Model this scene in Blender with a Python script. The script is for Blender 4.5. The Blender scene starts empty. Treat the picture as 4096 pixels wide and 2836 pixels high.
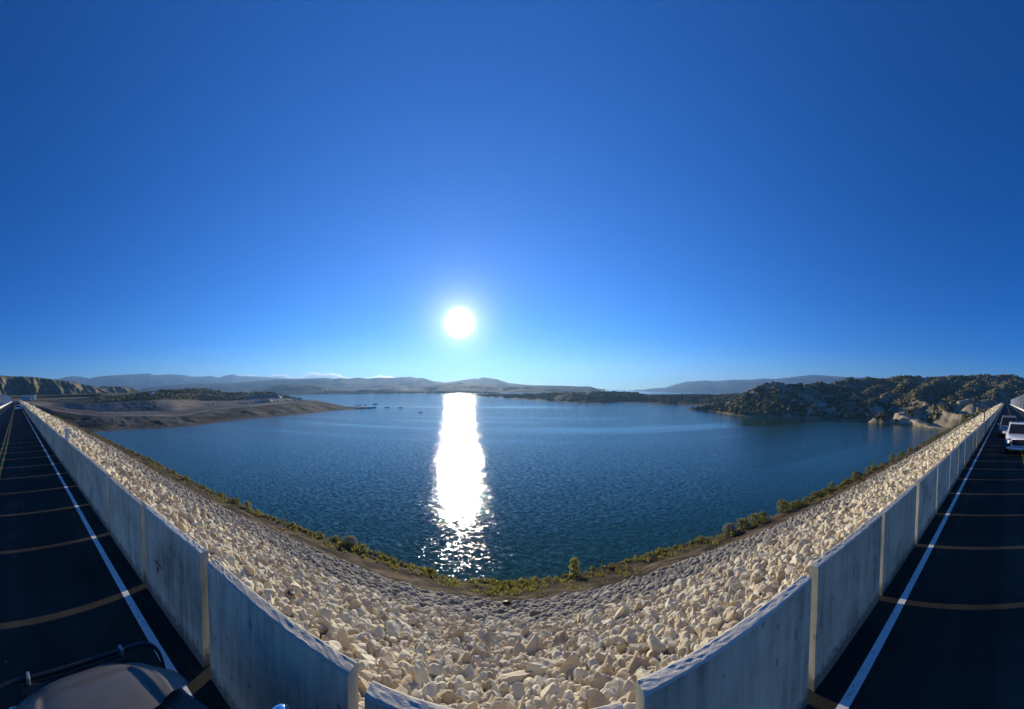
import bpy, math, random
import numpy as np
from mathutils import Vector, Matrix

R = math.radians
rng = np.random.default_rng(7)
random.seed(7)
scn = bpy.context.scene
COL = scn.collection
CAMZ = 3.2
WATER = -24.8
SUN_AZ, SUN_EL = -9.35, 11.45

# ---------------------------------------------------------------- photo survey -> real positions
FPX, XC, Y0 = 1259.4, 2044.3, 1602.8
PITCH, ROLL = R(2.4), 0.0046

def ray(x, y):
    x = np.asarray(x, float); y = np.asarray(y, float)
    th = (x - XC) / FPX; v = -(y - Y0) / FPX
    dx, dy, dz = np.sin(th), np.cos(th), v
    c, s = math.cos(ROLL), math.sin(ROLL)
    dx, dz = dx * c - dz * s, dz * c + dx * s
    c, s = math.cos(PITCH), math.sin(PITCH)
    return dx, dy * c + dz * s, dz * c - dy * s

def at_z(x, y, z):
    dx, dy, dz = ray(x, y); t = (z - CAMZ) / dz
    return float(t * dx), float(t * dy), float(z)

def at_d(x, y, d):
    dx, dy, dz = ray(x, y); h = np.hypot(dx, dy)
    return float(d * dx / h), float(d * dy / h), float(CAMZ + d * dz / h)

# ---------------------------------------------------------------- noise
def _hash(ix, iy, seed):
    n = (ix.astype(np.int64) * 374761393 + iy.astype(np.int64) * 668265263 + seed * 1442695041) & 0xffffffff
    n = ((n ^ (n >> 13)) * 1274126177) & 0xffffffff
    return ((n ^ (n >> 16)) & 0xffff) / 65535.0

def vnoise(x, y, seed=0):
    ix = np.floor(x); iy = np.floor(y); fx = x - ix; fy = y - iy
    ux = fx * fx * (3 - 2 * fx); uy = fy * fy * (3 - 2 * fy)
    a = _hash(ix, iy, seed); b = _hash(ix + 1, iy, seed); c = _hash(ix, iy + 1, seed); d = _hash(ix + 1, iy + 1, seed)
    return (a * (1 - ux) + b * ux) * (1 - uy) + (c * (1 - ux) + d * ux) * uy

def fbm(x, y, octs=5, seed=0, gain=0.5):
    x = np.asarray(x, float); y = np.asarray(y, float)
    s = 0; a = 1; t = 0
    for o in range(octs):
        s = s + a * (vnoise(x, y, seed + o * 17) * 2 - 1); t += a
        x = x * 2.03 + 11.3; y = y * 2.03 + 5.7; a *= gain
    return s / t

def ridged(x, y, octs=4, seed=0):
    x = np.asarray(x, float); y = np.asarray(y, float)
    s = 0; a = 1; t = 0
    for o in range(octs):
        s = s + a * (1 - np.abs(vnoise(x, y, seed + o * 13) * 2 - 1)); t += a
        x = x * 2.1 + 3.1; y = y * 2.1 + 9.2; a *= 0.5
    return s / t

# ---------------------------------------------------------------- object helpers
def tag(o, label=None, cat=None, group=None, kind=None):
    if label and len(label.replace('-', ' ').split()) > 16: print('LONG', label)
    if label: o['label'] = label
    if cat: o['category'] = cat
    if group: o['group'] = group
    if kind: o['kind'] = kind
    return o

def empty(name, loc=(0, 0, 0), rz=0.0):
    o = bpy.data.objects.new(name, None); o.empty_display_size = 0.2
    COL.objects.link(o); o.location = loc; o.rotation_euler = (0, 0, rz)
    return o

def add(name, me, parent=None, loc=None, rot=None, scale=None):
    o = bpy.data.objects.new(name, me); COL.objects.link(o)
    if parent: o.parent = parent
    if loc is not None: o.location = loc
    if rot is not None: o.rotation_euler = rot
    if scale is not None: o.scale = scale
    return o

def mesh_np(name, V, F, mat=None, smooth=False, colors=None):
    """V (n,3); F (m,k) of one face size, or a list of them"""
    me = bpy.data.meshes.new(name)
    V = np.asarray(V, np.float32)
    Fs = F if isinstance(F, list) else [F]
    Fs = [np.asarray(f, np.int32) for f in Fs if len(f)]
    nl = sum(f.size for f in Fs); nf = sum(len(f) for f in Fs)
    me.vertices.add(len(V)); me.vertices.foreach_set('co', V.ravel())
    me.loops.add(nl); me.polygons.add(nf)
    me.loops.foreach_set('vertex_index', np.concatenate([f.ravel() for f in Fs]))
    tot = np.concatenate([np.full(len(f), f.shape[1], np.int32) for f in Fs])
    me.polygons.foreach_set('loop_start', np.concatenate([[0], np.cumsum(tot)[:-1]]).astype(np.int32))
    me.polygons.foreach_set('loop_total', tot)
    me.polygons.foreach_set('use_smooth', np.full(nf, smooth, bool))
    me.update(calc_edges=True); me.validate()
    if colors is not None:
        a = me.color_attributes.new('Col', 'FLOAT_COLOR', 'POINT')
        c = np.ones((len(V), 4), np.float32); c[:, :3] = colors
        a.data.foreach_set('color', c.ravel())
    if mat: me.materials.append(mat)
    return me

def grid_faces(nu, nv, wrap=False):
    i = np.arange(nu - 1)[:, None]; j = np.arange(nv if wrap else nv - 1)[None, :]
    j2 = (j + 1) % nv
    f = np.stack([i * nv + j, (i + 1) * nv + j, (i + 1) * nv + j2, i * nv + j2], -1)
    return f.reshape(-1, 4)

class MB:
    """collects simple shapes into one mesh"""
    def __init__(s): s.v = []; s.f = []
    def put(s, V, F):
        b = len(s.v); s.v += [tuple(map(float, p)) for p in V]; s.f += [[b + i for i in q] for q in F]; return s
    def box(s, a, b, taper=1.0, rot=None):
        (x0, y0, z0), (x1, y1, z1) = a, b
        cx, cy = (x0 + x1) / 2, (y0 + y1) / 2
        t = lambda x, y: (cx + (x - cx) * taper, cy + (y - cy) * taper)
        V = [(x0, y0, z0), (x1, y0, z0), (x1, y1, z0), (x0, y1, z0),
             (*t(x0, y0), z1), (*t(x1, y0), z1), (*t(x1, y1), z1), (*t(x0, y1), z1)]
        if rot is not None: V = [tuple(rot @ Vector(p)) for p in V]
        return s.put(V, [(0, 3, 2, 1), (4, 5, 6, 7), (0, 1, 5, 4), (1, 2, 6, 5), (2, 3, 7, 6), (3, 0, 4, 7)])
    def tube(s, pts, r, n=10, cap=True):
        pts = [Vector(p) for p in pts]; rs = r if isinstance(r, (list, tuple)) else [r] * len(pts)
        rings = []
        for i, p in enumerate(pts):
            t = (pts[min(i + 1, len(pts) - 1)] - pts[max(i - 1, 0)]).normalized()
            u = t.orthogonal().normalized() if i == 0 else (u - t * u.dot(t)).normalized()
            w = t.cross(u)
            rings.append([p + (u * math.cos(k * 2 * math.pi / n) + w * math.sin(k * 2 * math.pi / n)) * rs[i] for k in range(n)])
        V = [q for ring in rings for q in ring]; F = []
        for i in range(len(pts) - 1):
            for k in range(n):
                F.append((i * n + k, i * n + (k + 1) % n, (i + 1) * n + (k + 1) % n, (i + 1) * n + k))
        if cap:
            F.append(tuple(range(n))[::-1]); F.append(tuple((len(pts) - 1) * n + k for k in range(n)))
        return s.put(V, F)
    def disc(s, c, axis, r, t, n=24):
        c = Vector(c); a = Vector(axis).normalized()
        return s.tube([c - a * t / 2, c + a * t / 2], r, n)
    def me(s, name, mat, smooth=False):
        m = bpy.data.meshes.new(name); m.from_pydata(s.v, [], s.f); m.update()
        if smooth: m.polygons.foreach_set('use_smooth', [True] * len(m.polygons))
        if mat: m.materials.append(mat)
        return m
    def obj(s, name, mat, parent=None, smooth=False, bevel=0, subsurf=0):
        o = add(name, s.me(name, mat, smooth), parent)
        if bevel:
            b = o.modifiers.new('bevel', 'BEVEL'); b.width = bevel; b.segments = 2; b.limit_method = 'ANGLE'
        if subsurf:
            b = o.modifiers.new('sub', 'SUBSURF'); b.levels = b.render_levels = subsurf
        return o

# ---------------------------------------------------------------- materials
def mat(name):
    m = bpy.data.materials.new(name); m.use_nodes = True
    nt = m.node_tree; nt.nodes.clear()
    out = nt.nodes.new('ShaderNodeOutputMaterial'); bs = nt.nodes.new('ShaderNodeBsdfPrincipled')
    nt.links.new(bs.outputs[0], out.inputs[0])
    return m, nt, bs

def nd(nt, typ, **kw):
    n = nt.nodes.new(typ)
    for k, v in kw.items():
        if k.startswith('i_'):
            key = k[2:]; key = int(key) if key.isdigit() else key.replace('_', ' ')
            n.inputs[key].default_value = v
        else: setattr(n, k, v)
    return n

def noise(nt, vec, scale, detail=4, rough=0.55, dist=0.0):
    n = nd(nt, 'ShaderNodeTexNoise'); n.inputs['Scale'].default_value = scale
    n.inputs['Detail'].default_value = detail; n.inputs['Roughness'].default_value = rough
    n.inputs['Distortion'].default_value = dist
    if vec is not None: nt.links.new(vec, n.inputs['Vector'])
    return n

def ramp(nt, fac, stops):
    n = nd(nt, 'ShaderNodeValToRGB'); cr = n.color_ramp
    while len(cr.elements) < len(stops): cr.elements.new(0.5)
    for e, (p, c) in zip(cr.elements, stops):
        e.position = p; e.color = (*c, 1) if len(c) == 3 else c
    nt.links.new(fac, n.inputs[0]); return n

def mix(nt, fac, a, b, mode='MIX'):
    n = nd(nt, 'ShaderNodeMix', data_type='RGBA', blend_type=mode)
    for s, v in ((0, fac), (6, a), (7, b)):
        if isinstance(v, (int, float)): n.inputs[s].default_value = v
        elif isinstance(v, tuple): n.inputs[s].default_value = (*v, 1)
        else: nt.links.new(v, n.inputs[s])
    return n.outputs[2]

def mth(nt, op, a, b=None, c=None, clamp=False):
    n = nd(nt, 'ShaderNodeMath', operation=op, use_clamp=clamp)
    for i, v in enumerate((a, b, c)):
        if v is None: continue
        if isinstance(v, (int, float)): n.inputs[i].default_value = v
        else: nt.links.new(v, n.inputs[i])
    return n.outputs[0]

def bump(nt, bs, h, strength, dist):
    b = nd(nt, 'ShaderNodeBump'); b.inputs['Strength'].default_value = strength; b.inputs['Distance'].default_value = dist
    nt.links.new(h, b.inputs['Height']); nt.links.new(b.outputs[0], bs.inputs['Normal']); return b

def pos(nt): return nd(nt, 'ShaderNodeNewGeometry').outputs['Position']
def objco(nt): return nd(nt, 'ShaderNodeTexCoord').outputs['Object']

def simple(name, col, rough=0.5, metal=0.0, nz=0.06, nscale=8.0, spec=0.5, coat=0.0, bmp=0.0):
    m, nt, bs = mat(name)
    n = noise(nt, objco(nt), nscale, 4)
    d = tuple(max(0, c * (1 - nz * 2)) for c in col); u = tuple(min(1, c * (1 + nz * 2)) for c in col)
    rp = ramp(nt, n.outputs[0], [(0.3, d), (0.7, u)])
    nt.links.new(rp.outputs[0], bs.inputs['Base Color'])
    bs.inputs['Roughness'].default_value = rough; bs.inputs['Metallic'].default_value = metal
    bs.inputs['Specular IOR Level'].default_value = spec
    bs.inputs['Coat Weight'].default_value = coat; bs.inputs['Coat Roughness'].default_value = 0.05
    if bmp: bump(nt, bs, n.outputs[0], 0.4, bmp)
    return m

def concrete(name, base, streak=0.35):
    m, nt, bs = mat(name)
    co = objco(nt); oi = nd(nt, 'ShaderNodeObjectInfo')
    off = nd(nt, 'ShaderNodeVectorMath', operation='MULTIPLY_ADD')
    nt.links.new(oi.outputs['Random'], off.inputs[0]); off.inputs[1].default_value = (37, 19, 53); nt.links.new(co, off.inputs[2])
    v = off.outputs[0]
    big = noise(nt, v, 1.6, 6, 0.6)
    mp = nd(nt, 'ShaderNodeMapping'); mp.inputs['Scale'].default_value = (11, 11, 0.8); nt.links.new(v, mp.inputs[0])
    st = noise(nt, mp.outputs[0], 1.0, 5, 0.65)
    f = mix(nt, streak, big.outputs[0], st.outputs[0])
    d = tuple(c * 0.5 for c in base); u = tuple(c * 1.3 for c in base)
    rp = ramp(nt, f, [(0.36, d), (0.5, base), (0.64, u)])
    # air holes and dark spots
    vo = nd(nt, 'ShaderNodeTexVoronoi'); vo.inputs['Scale'].default_value = 5.5; vo.inputs['Randomness'].default_value = 1
    mp2 = nd(nt, 'ShaderNodeMapping'); mp2.inputs['Scale'].default_value = (1.3, 1.3, 0.75); nt.links.new(v, mp2.inputs[0])
    nt.links.new(mp2.outputs[0], vo.inputs['Vector'])
    spn = noise(nt, v, 3.0, 2)
    thr = mth(nt, 'MULTIPLY_ADD', spn.outputs[0], 0.6, -0.20)
    hole = mth(nt, 'LESS_THAN', vo.outputs['Distance'], thr)
    col = mix(nt, mth(nt, 'MULTIPLY', hole, 0.55), rp.outputs[0], tuple(c * 0.3 for c in base))
    # grimy splashed foot
    sx = nd(nt, 'ShaderNodeSeparateXYZ'); nt.links.new(co, sx.inputs[0])
    foot = noise(nt, v, 14, 5, 0.7)
    fz = mth(nt, 'SUBTRACT', mth(nt, 'MULTIPLY', foot.outputs[0], 0.42), sx.outputs[2])
    ff = mth(nt, 'MULTIPLY', mth(nt, 'MULTIPLY', fz, 9.0, clamp=True), 0.7)
    col = mix(nt, ff, col, (0.03, 0.035, 0.04))
    tint = mth(nt, 'MULTIPLY_ADD', oi.outputs['Random'], 0.3, 0.82)
    cb = nd(nt, 'ShaderNodeCombineColor')
    for i in range(3): nt.links.new(tint, cb.inputs[i])
    col = mix(nt, 1.0, col, cb.outputs[0], 'MULTIPLY')
    nt.links.new(col, bs.inputs['Base Color']); bs.inputs['Roughness'].default_value = 0.82
    fine = noise(nt, v, 60, 4, 0.7)
    h = mth(nt, 'SUBTRACT', mth(nt, 'ADD', fine.outputs[0], big.outputs[0]), hole)
    bump(nt, bs, h, 0.5, 0.006)
    return m

def rockmat(name, stops, grain=9.0, bs_=0.02, rough=0.85):
    m, nt, bs = mat(name)
    g = nd(nt, 'ShaderNodeNewGeometry'); oi = nd(nt, 'ShaderNodeObjectInfo')
    rnd = mth(nt, 'FRACT', mth(nt, 'ADD', g.outputs['Random Per Island'], oi.outputs['Random']))
    p = g.outputs['Position']
    n1 = noise(nt, p, grain * 0.35, 5, 0.6); n2 = noise(nt, p, grain * 2.5, 4, 0.7)
    f = mth(nt, 'ADD', mth(nt, 'MULTIPLY', rnd, 0.62), mth(nt, 'MULTIPLY', n1.outputs[0], 0.45))
    rp = ramp(nt, f, stops)
    c = mix(nt, mth(nt, 'MULTIPLY', n2.outputs[0], 0.55), rp.outputs[0], tuple(x * 0.55 for x in stops[1][1]))
    nt.links.new(c, bs.inputs['Base Color']); bs.inputs['Roughness'].default_value = rough
    bs.inputs['Specular IOR Level'].default_value = 0.25
    h = mth(nt, 'ADD', n1.outputs[0], mth(nt, 'MULTIPLY', n2.outputs[0], 0.5))
    bump(nt, bs, h, 0.6, bs_)
    return m

def vcolmat(name, nscale=0.25, amt=0.5, bdist=0.6, bscale=0.5, rough=0.95, spec=0.1):
    m, nt, bs = mat(name)
    at = nd(nt, 'ShaderNodeAttribute', attribute_name='Col')
    p = pos(nt)
    n = noise(nt, p, nscale, 8, 0.65); n2 = noise(nt, p, nscale * 9, 5, 0.7)
    f = mth(nt, 'ADD', mth(nt, 'MULTIPLY', n.outputs[0], 0.6), mth(nt, 'MULTIPLY', n2.outputs[0], 0.4))
    v = mth(nt, 'MULTIPLY_ADD', mth(nt, 'SUBTRACT', f, 0.5), amt * 5, 1.0)
    v = mth(nt, 'MAXIMUM', v, 0.25)
    cb = nd(nt, 'ShaderNodeCombineColor')
    for i in range(3): nt.links.new(v, cb.inputs[i])
    c = mix(nt, 1.0, at.outputs['Color'], cb.outputs[0], 'MULTIPLY')
    nt.links.new(c, bs.inputs['Base Color']); bs.inputs['Roughness'].default_value = rough
    bs.inputs['Specular IOR Level'].default_value = spec
    b = noise(nt, p, bscale, 8, 0.7)
    bump(nt, bs, b.outputs[0], 1.0, bdist)
    return m

def leafmat(name, a, b, c, scale=0.35, trans=0.0):
    m, nt, bs = mat(name)
    g = nd(nt, 'ShaderNodeNewGeometry'); oi = nd(nt, 'ShaderNodeObjectInfo')
    n = noise(nt, g.outputs['Position'], scale, 4, 0.6)
    f = mth(nt, 'ADD', mth(nt, 'MULTIPLY', g.outputs['Random Per Island'], 0.55), mth(nt, 'MULTIPLY', n.outputs[0], 0.5))
    rp = ramp(nt, f, [(0.2, a), (0.5, b), (0.85, c)])
    nt.links.new(rp.outputs[0], bs.inputs['Base Color']); bs.inputs['Roughness'].default_value = 0.8
    bs.inputs['Specular IOR Level'].default_value = 0.15
    if trans:
        tl = nd(nt, 'ShaderNodeBsdfTranslucent'); tc = mix(nt, 1.0, rp.outputs[0], (1.6, 1.7, 0.9), 'MULTIPLY'); nt.links.new(tc, tl.inputs['Color'])
        mx = nd(nt, 'ShaderNodeMixShader'); mx.inputs[0].default_value = trans
        nt.links.new(bs.outputs[0], mx.inputs[1]); nt.links.new(tl.outputs[0], mx.inputs[2])
        nt.links.new(mx.outputs[0], [n_ for n_ in nt.nodes if n_.type == 'OUTPUT_MATERIAL'][0].inputs[0])
    return m

def asphaltmat():
    m, nt, bs = mat('asphalt'); p = pos(nt)
    n = noise(nt, p, 0.5, 6, 0.6); f = noise(nt, p, 120, 3, 0.7)
    mp = nd(nt, 'ShaderNodeMapping'); mp.inputs['Scale'].default_value = (0.02, 1.3, 1); nt.links.new(p, mp.inputs[0])
    ln = noise(nt, mp.outputs[0], 1.0, 5, 0.6)
    s = mth(nt, 'ADD', mth(nt, 'MULTIPLY', n.outputs[0], 0.4), mth(nt, 'ADD', mth(nt, 'MULTIPLY', f.outputs[0], 0.25), mth(nt, 'MULTIPLY', ln.outputs[0], 0.35)))
    rp = ramp(nt, s, [(0.38, (0.018, 0.017, 0.013)), (0.5, (0.040, 0.038, 0.028)), (0.62, (0.072, 0.069, 0.050))])
    # scattered pale grit
    vo = nd(nt, 'ShaderNodeTexVoronoi'); vo.inputs['Scale'].default_value = 2.2; nt.links.new(p, vo.inputs['Vector'])
    g = mth(nt, 'LESS_THAN', vo.outputs['Distance'], 0.035)
    c = mix(nt, g, rp.outputs[0], (0.3, 0.28, 0.24))
    nt.links.new(c, bs.inputs['Base Color']); bs.inputs['Roughness'].default_value = 0.95
    bs.inputs['Specular IOR Level'].default_value = 0.12
    bump(nt, bs, f.outputs[0], 0.5, 0.006)
    return m

def paintmat(name, col, wear=0.35):
    m, nt, bs = mat(name); p = pos(nt)
    n = noise(nt, p, 14, 6, 0.75); n2 = noise(nt, p, 0.9, 3)
    f = mth(nt, 'ADD', mth(nt, 'MULTIPLY', n.outputs[0], 0.7), mth(nt, 'MULTIPLY', n2.outputs[0], 0.3))
    rp = ramp(nt, f, [(wear, tuple(c * 0.25 for c in col)), (wear + 0.12, col)])
    nt.links.new(rp.outputs[0], bs.inputs['Base Color']); bs.inputs['Roughness'].default_value = 0.75
    return m

def watermat():
    m, nt, bs = mat('lake_water'); p = pos(nt)
    mp = nd(nt, 'ShaderNodeMapping'); mp.inputs['Rotation'].default_value = (0, 0, R(28)); mp.inputs['Scale'].default_value = (0.55, 1.0, 1); nt.links.new(p, mp.inputs[0])
    v = mp.outputs[0]
    a = noise(nt, v, 1.5, 3, 0.55, 0.3); b = noise(nt, v, 6.5, 3, 0.6, 0.2)
    # calm lanes left by boats and gusts
    mp2 = nd(nt, 'ShaderNodeMapping'); mp2.inputs['Rotation'].default_value = (0, 0, R(-24)); mp2.inputs['Scale'].default_value = (0.0016, 0.016, 1); nt.links.new(p, mp2.inputs[0])
    calm = noise(nt, mp2.outputs[0], 1.0, 5, 0.6)
    k = ramp(nt, calm.outputs[0], [(0.36, (0.3, 0.3, 0.3)), (0.5, (1, 1, 1))]).outputs[0]
    # slope field straight from coloured noise, so it holds at any distance
    def sub(n, s):
        q = nd(nt, 'ShaderNodeVectorMath', operation='SUBTRACT'); nt.links.new(n.outputs['Color'], q.inputs[0]); q.inputs[1].default_value = (0.5, 0.5, 0.5)
        w = nd(nt, 'ShaderNodeVectorMath', operation='SCALE'); nt.links.new(q.outputs[0], w.inputs[0]); w.inputs['Scale'].default_value = s
        return w.outputs[0]
    s = nd(nt, 'ShaderNodeVectorMath', operation='ADD'); nt.links.new(sub(a, WAVE_A), s.inputs[0]); nt.links.new(sub(b, WAVE_B), s.inputs[1])
    spw = nd(nt, 'ShaderNodeSeparateXYZ'); nt.links.new(p, spw.inputs[0])   # the dam shelters the water close to it
    kd = ramp(nt, mth(nt, 'DIVIDE', spw.outputs[1], 2500.0), [(0.016, (0.64, 0.64, 0.64)), (0.034, (0.50, 0.50, 0.50)), (0.16, (0.56, 0.56, 0.56)), (0.6, (1.0, 1.0, 1.0))]).outputs[0]
    ks = mth(nt, 'MULTIPLY', mth(nt, 'MULTIPLY', k, kd), 1.75)
    s2 = nd(nt, 'ShaderNodeVectorMath', operation='SCALE'); nt.links.new(s.outputs[0], s2.inputs[0]); nt.links.new(ks, s2.inputs['Scale'])
    fl = nd(nt, 'ShaderNodeVectorMath', operation='MULTIPLY'); nt.links.new(s2.outputs[0], fl.inputs[0]); fl.inputs[1].default_value = (1, 1.0, 0)
    ad = nd(nt, 'ShaderNodeVectorMath', operation='ADD'); nt.links.new(fl.outputs[0], ad.inputs[0]); ad.inputs[1].default_value = (0, 0, 1)
    no = nd(nt, 'ShaderNodeVectorMath', operation='NORMALIZE'); nt.links.new(ad.outputs[0], no.inputs[0])
    nt.links.new(no.outputs[0], bs.inputs['Normal'])
    bs.inputs['Base Color'].default_value = (0.013, 0.060, 0.028, 1)
    bs.inputs['Roughness'].default_value = 0.06
    bs.inputs['IOR'].default_value = 1.333
    return m
WAVE_A, WAVE_B = 0.48, 0.80

M = {}
M['concrete'] = concrete('panel_concrete', (0.57, 0.52, 0.36), 0.45)
M['cap'] = rockmat('panel_top_concrete', [(0.2, (0.40, 0.37, 0.30)), (0.5, (0.58, 0.54, 0.43)), (0.8, (0.72, 0.67, 0.54))], 30, 0.02)
M['lime'] = rockmat('limestone', [(0.16, (0.40, 0.29, 0.17)), (0.34, (0.64, 0.52, 0.34)), (0.60, (0.78, 0.69, 0.46)), (0.9, (0.84, 0.78, 0.58))], 5.0, 0.05)
M['cobble'] = rockmat('river_cobble', [(0.15, (0.19, 0.17, 0.13)), (0.45, (0.30, 0.265, 0.195)), (0.65, (0.42, 0.37, 0.27)), (0.9, (0.58, 0.50, 0.37))], 7.0, 0.012, 0.9)
M['slope'] = vcolmat('embankment_soil', 0.9, 0.55, 0.12, 3.5)
M['land'] = vcolmat('bank_soil', 0.06, 0.45, 1.2, 0.25)
M['hill'] = vcolmat('hill_soil', 0.05, 0.55, 2.2, 0.16)
M['mount'] = vcolmat('mountain_soil', 0.006, 0.4, 30, 0.01)
M['asphalt'] = asphaltmat()
M['white_line'] = paintmat('white_road_paint', (0.86, 0.84, 0.76), 0.33)
M['yellow_line'] = paintmat('yellow_road_paint', (0.9, 0.32, 0.02), 0.3)
M['water'] = watermat()
M['scrub'] = leafmat('scrub_leaf', (0.08, 0.082, 0.028), (0.17, 0.155, 0.06), (0.34, 0.29, 0.14), 0.03, 0.3)
M['shrub'] = leafmat('shrub_leaf', (0.07, 0.07, 0.03), (0.14, 0.135, 0.06), (0.26, 0.24, 0.12), 2.0, 0.5)
M['dry'] = leafmat('dry_grass', (0.10, 0.085, 0.035), (0.17, 0.15, 0.06), (0.28, 0.24, 0.11), 1.0, 0.5)
M['green'] = leafmat('green_grass', (0.07, 0.068, 0.025), (0.13, 0.118, 0.055), (0.23, 0.195, 0.10), 1.0, 0.5)
M['petal'] = simple('white_flower', (0.75, 0.68, 0.62), 0.7)
M['white_paint'] = simple('white_car_paint', (0.80, 0.80, 0.78), 0.28, nz=0.02, coat=0.6)
M['silver_paint'] = simple('silver_car_paint', (0.30, 0.30, 0.28), 0.32, 0.4, nz=0.03, coat=0.5)
M['hood_paint'] = simple('pewter_car_paint', (0.125, 0.112, 0.09), 0.45, 0.0, nz=0.05, nscale=3, coat=0.12, spec=0.3)
M['black'] = simple('black_plastic', (0.012, 0.012, 0.013), 0.5)
M['tube'] = simple('black_tube', (0.02, 0.02, 0.022), 0.22, nz=0.02)
M['glass'] = simple('tinted_glass', (0.02, 0.022, 0.024), 0.06, nz=0.02)
M['chrome'] = simple('chrome', (0.85, 0.86, 0.88), 0.05, 1.0, nz=0.01)
M['rubber'] = simple('tyre_rubber', (0.015, 0.015, 0.015), 0.9)
M['rim'] = simple('alloy_rim', (0.45, 0.45, 0.46), 0.3, 0.9)
M['lamp'] = simple('lamp_glass', (0.75, 0.76, 0.78), 0.12, 0.3)
M['redlamp'] = simple('red_lamp_glass', (0.35, 0.01, 0.01), 0.2)
M['red'] = simple('red_stencil_paint', (0.60, 0.035, 0.02), 0.8)
M['white_wall'] = simple('white_barrier_paint', (0.72, 0.72, 0.70), 0.8, nz=0.12, nscale=1.5)
M['post'] = simple('galvanised_steel', (0.80, 0.79, 0.75), 0.6, 0.0)
M['roof'] = simple('weathered_roof', (0.14, 0.14, 0.14), 0.7, nz=0.2, nscale=0.6)
M['teal'] = simple('teal_steel', (0.12, 0.26, 0.28), 0.6)
M['pale'] = simple('pale_render', (0.66, 0.66, 0.63), 0.8)
M['palblue'] = simple('pale_blue_sheet', (0.26, 0.38, 0.42), 0.6, nz=0.15, nscale=0.5)
M['wood'] = simple('dead_wood', (0.06, 0.05, 0.035), 0.9, nz=0.3)
M['gravel'] = simple('gravel_track', (0.30, 0.27, 0.22), 0.95, nz=0.15, nscale=0.3)

# ---------------------------------------------------------------- camera
cam = bpy.data.cameras.new('camera'); camo = bpy.data.objects.new('camera', cam); COL.objects.link(camo)
scn.camera = camo
cam.type = 'PANO'; cam.panorama_type = 'CENTRAL_CYLINDRICAL'
cam.central_cylindrical_range_u_min = -XC / FPX
cam.central_cylindrical_range_u_max = (4096 - XC) / FPX
cam.central_cylindrical_range_v_min = -(2836 - Y0) / FPX
cam.central_cylindrical_range_v_max = Y0 / FPX
cam.central_cylindrical_radius = 1.0
cam.clip_start = 0.05; cam.clip_end = 60000
camo.location = (0, 0, CAMZ)
# camera local axes: +X right, +Y up, -Z forward
cr, sr, cp, sp = math.cos(ROLL), math.sin(ROLL), math.cos(PITCH), math.sin(PITCH)
def w(d):
    x, y, z = d; x, z = x * cr - z * sr, z * cr + x * sr
    return Vector((x, y * cp + z * sp, z * cp - y * sp))
rx, ry, rz_ = w((1, 0, 0)), w((0, 0, 1)), -w((0, 1, 0))
camo.rotation_euler = Matrix((rx, ry, rz_)).transposed().to_euler()

# ---------------------------------------------------------------- sky and sun
sd = Vector((math.sin(R(SUN_AZ)) * math.cos(R(SUN_EL)), math.cos(R(SUN_AZ)) * math.cos(R(SUN_EL)), math.sin(R(SUN_EL))))
wd = bpy.data.worlds.new('World'); scn.world = wd; wd.use_nodes = True
nt = wd.node_tree; nt.nodes.clear()
outw = nt.nodes.new('ShaderNodeOutputWorld'); bg = nt.nodes.new('ShaderNodeBackground'); nt.links.new(bg.outputs[0], outw.inputs[0])
sky = nt.nodes.new('ShaderNodeTexSky'); sky.sky_type = 'NISHITA'; sky.sun_disc = False
sky.sun_elevation = R(SUN_EL); sky.sun_rotation = R(SUN_AZ)
sky.air_density = 1.0; sky.dust_density = 0.05; sky.ozone_density = 5.0; sky.altitude = 300
hs = nt.nodes.new('ShaderNodeHueSaturation'); hs.inputs['Saturation'].default_value = 1.35; hs.inputs['Value'].default_value = 1.0
nt.links.new(sky.outputs[0], hs.inputs['Color'])
# bright solar aureole around the sun's direction (part of the sky itself)
g = nt.nodes.new('ShaderNodeNewGeometry')
dp = nt.nodes.new('ShaderNodeVectorMath'); dp.operation = 'DOT_PRODUCT'; dp.inputs[1].default_value = -sd
nt.links.new(g.outputs['Incoming'], dp.inputs[0])
ang = mth(nt, 'ARCCOSINE', mth(nt, 'MINIMUM', dp.outputs['Value'], 0.9999999))
def lobe(sig, amp, p=1.0):
    e = mth(nt, 'POWER', mth(nt, 'DIVIDE', ang, sig), p)
    return mth(nt, 'MULTIPLY', mth(nt, 'EXPONENT', mth(nt, 'MULTIPLY', e, -1.0)), amp)
def colmul(f, c):
    n = nd(nt, 'ShaderNodeVectorMath', operation='SCALE'); n.inputs[0].default_value = c; nt.links.new(f, n.inputs['Scale']); return n.outputs[0]
def vadd(a, b):
    n = nd(nt, 'ShaderNodeVectorMath', operation='ADD'); nt.links.new(a, n.inputs[0]); nt.links.new(b, n.inputs[1]); return n.outputs[0]
glow = vadd(colmul(lobe(0.029, 120.0, 3.0), (1.0, 0.98, 0.9)), colmul(lobe(0.040, 12.0, 1.0), (1.0, 0.96, 0.86)))
glow = vadd(glow, colmul(lobe(0.14, 1.0, 1.0), (1.0, 0.90, 0.66)))
tint = mix(nt, 1.0, hs.outputs[0], (0.41, 0.68, 1.02), 'MULTIPLY')
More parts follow.
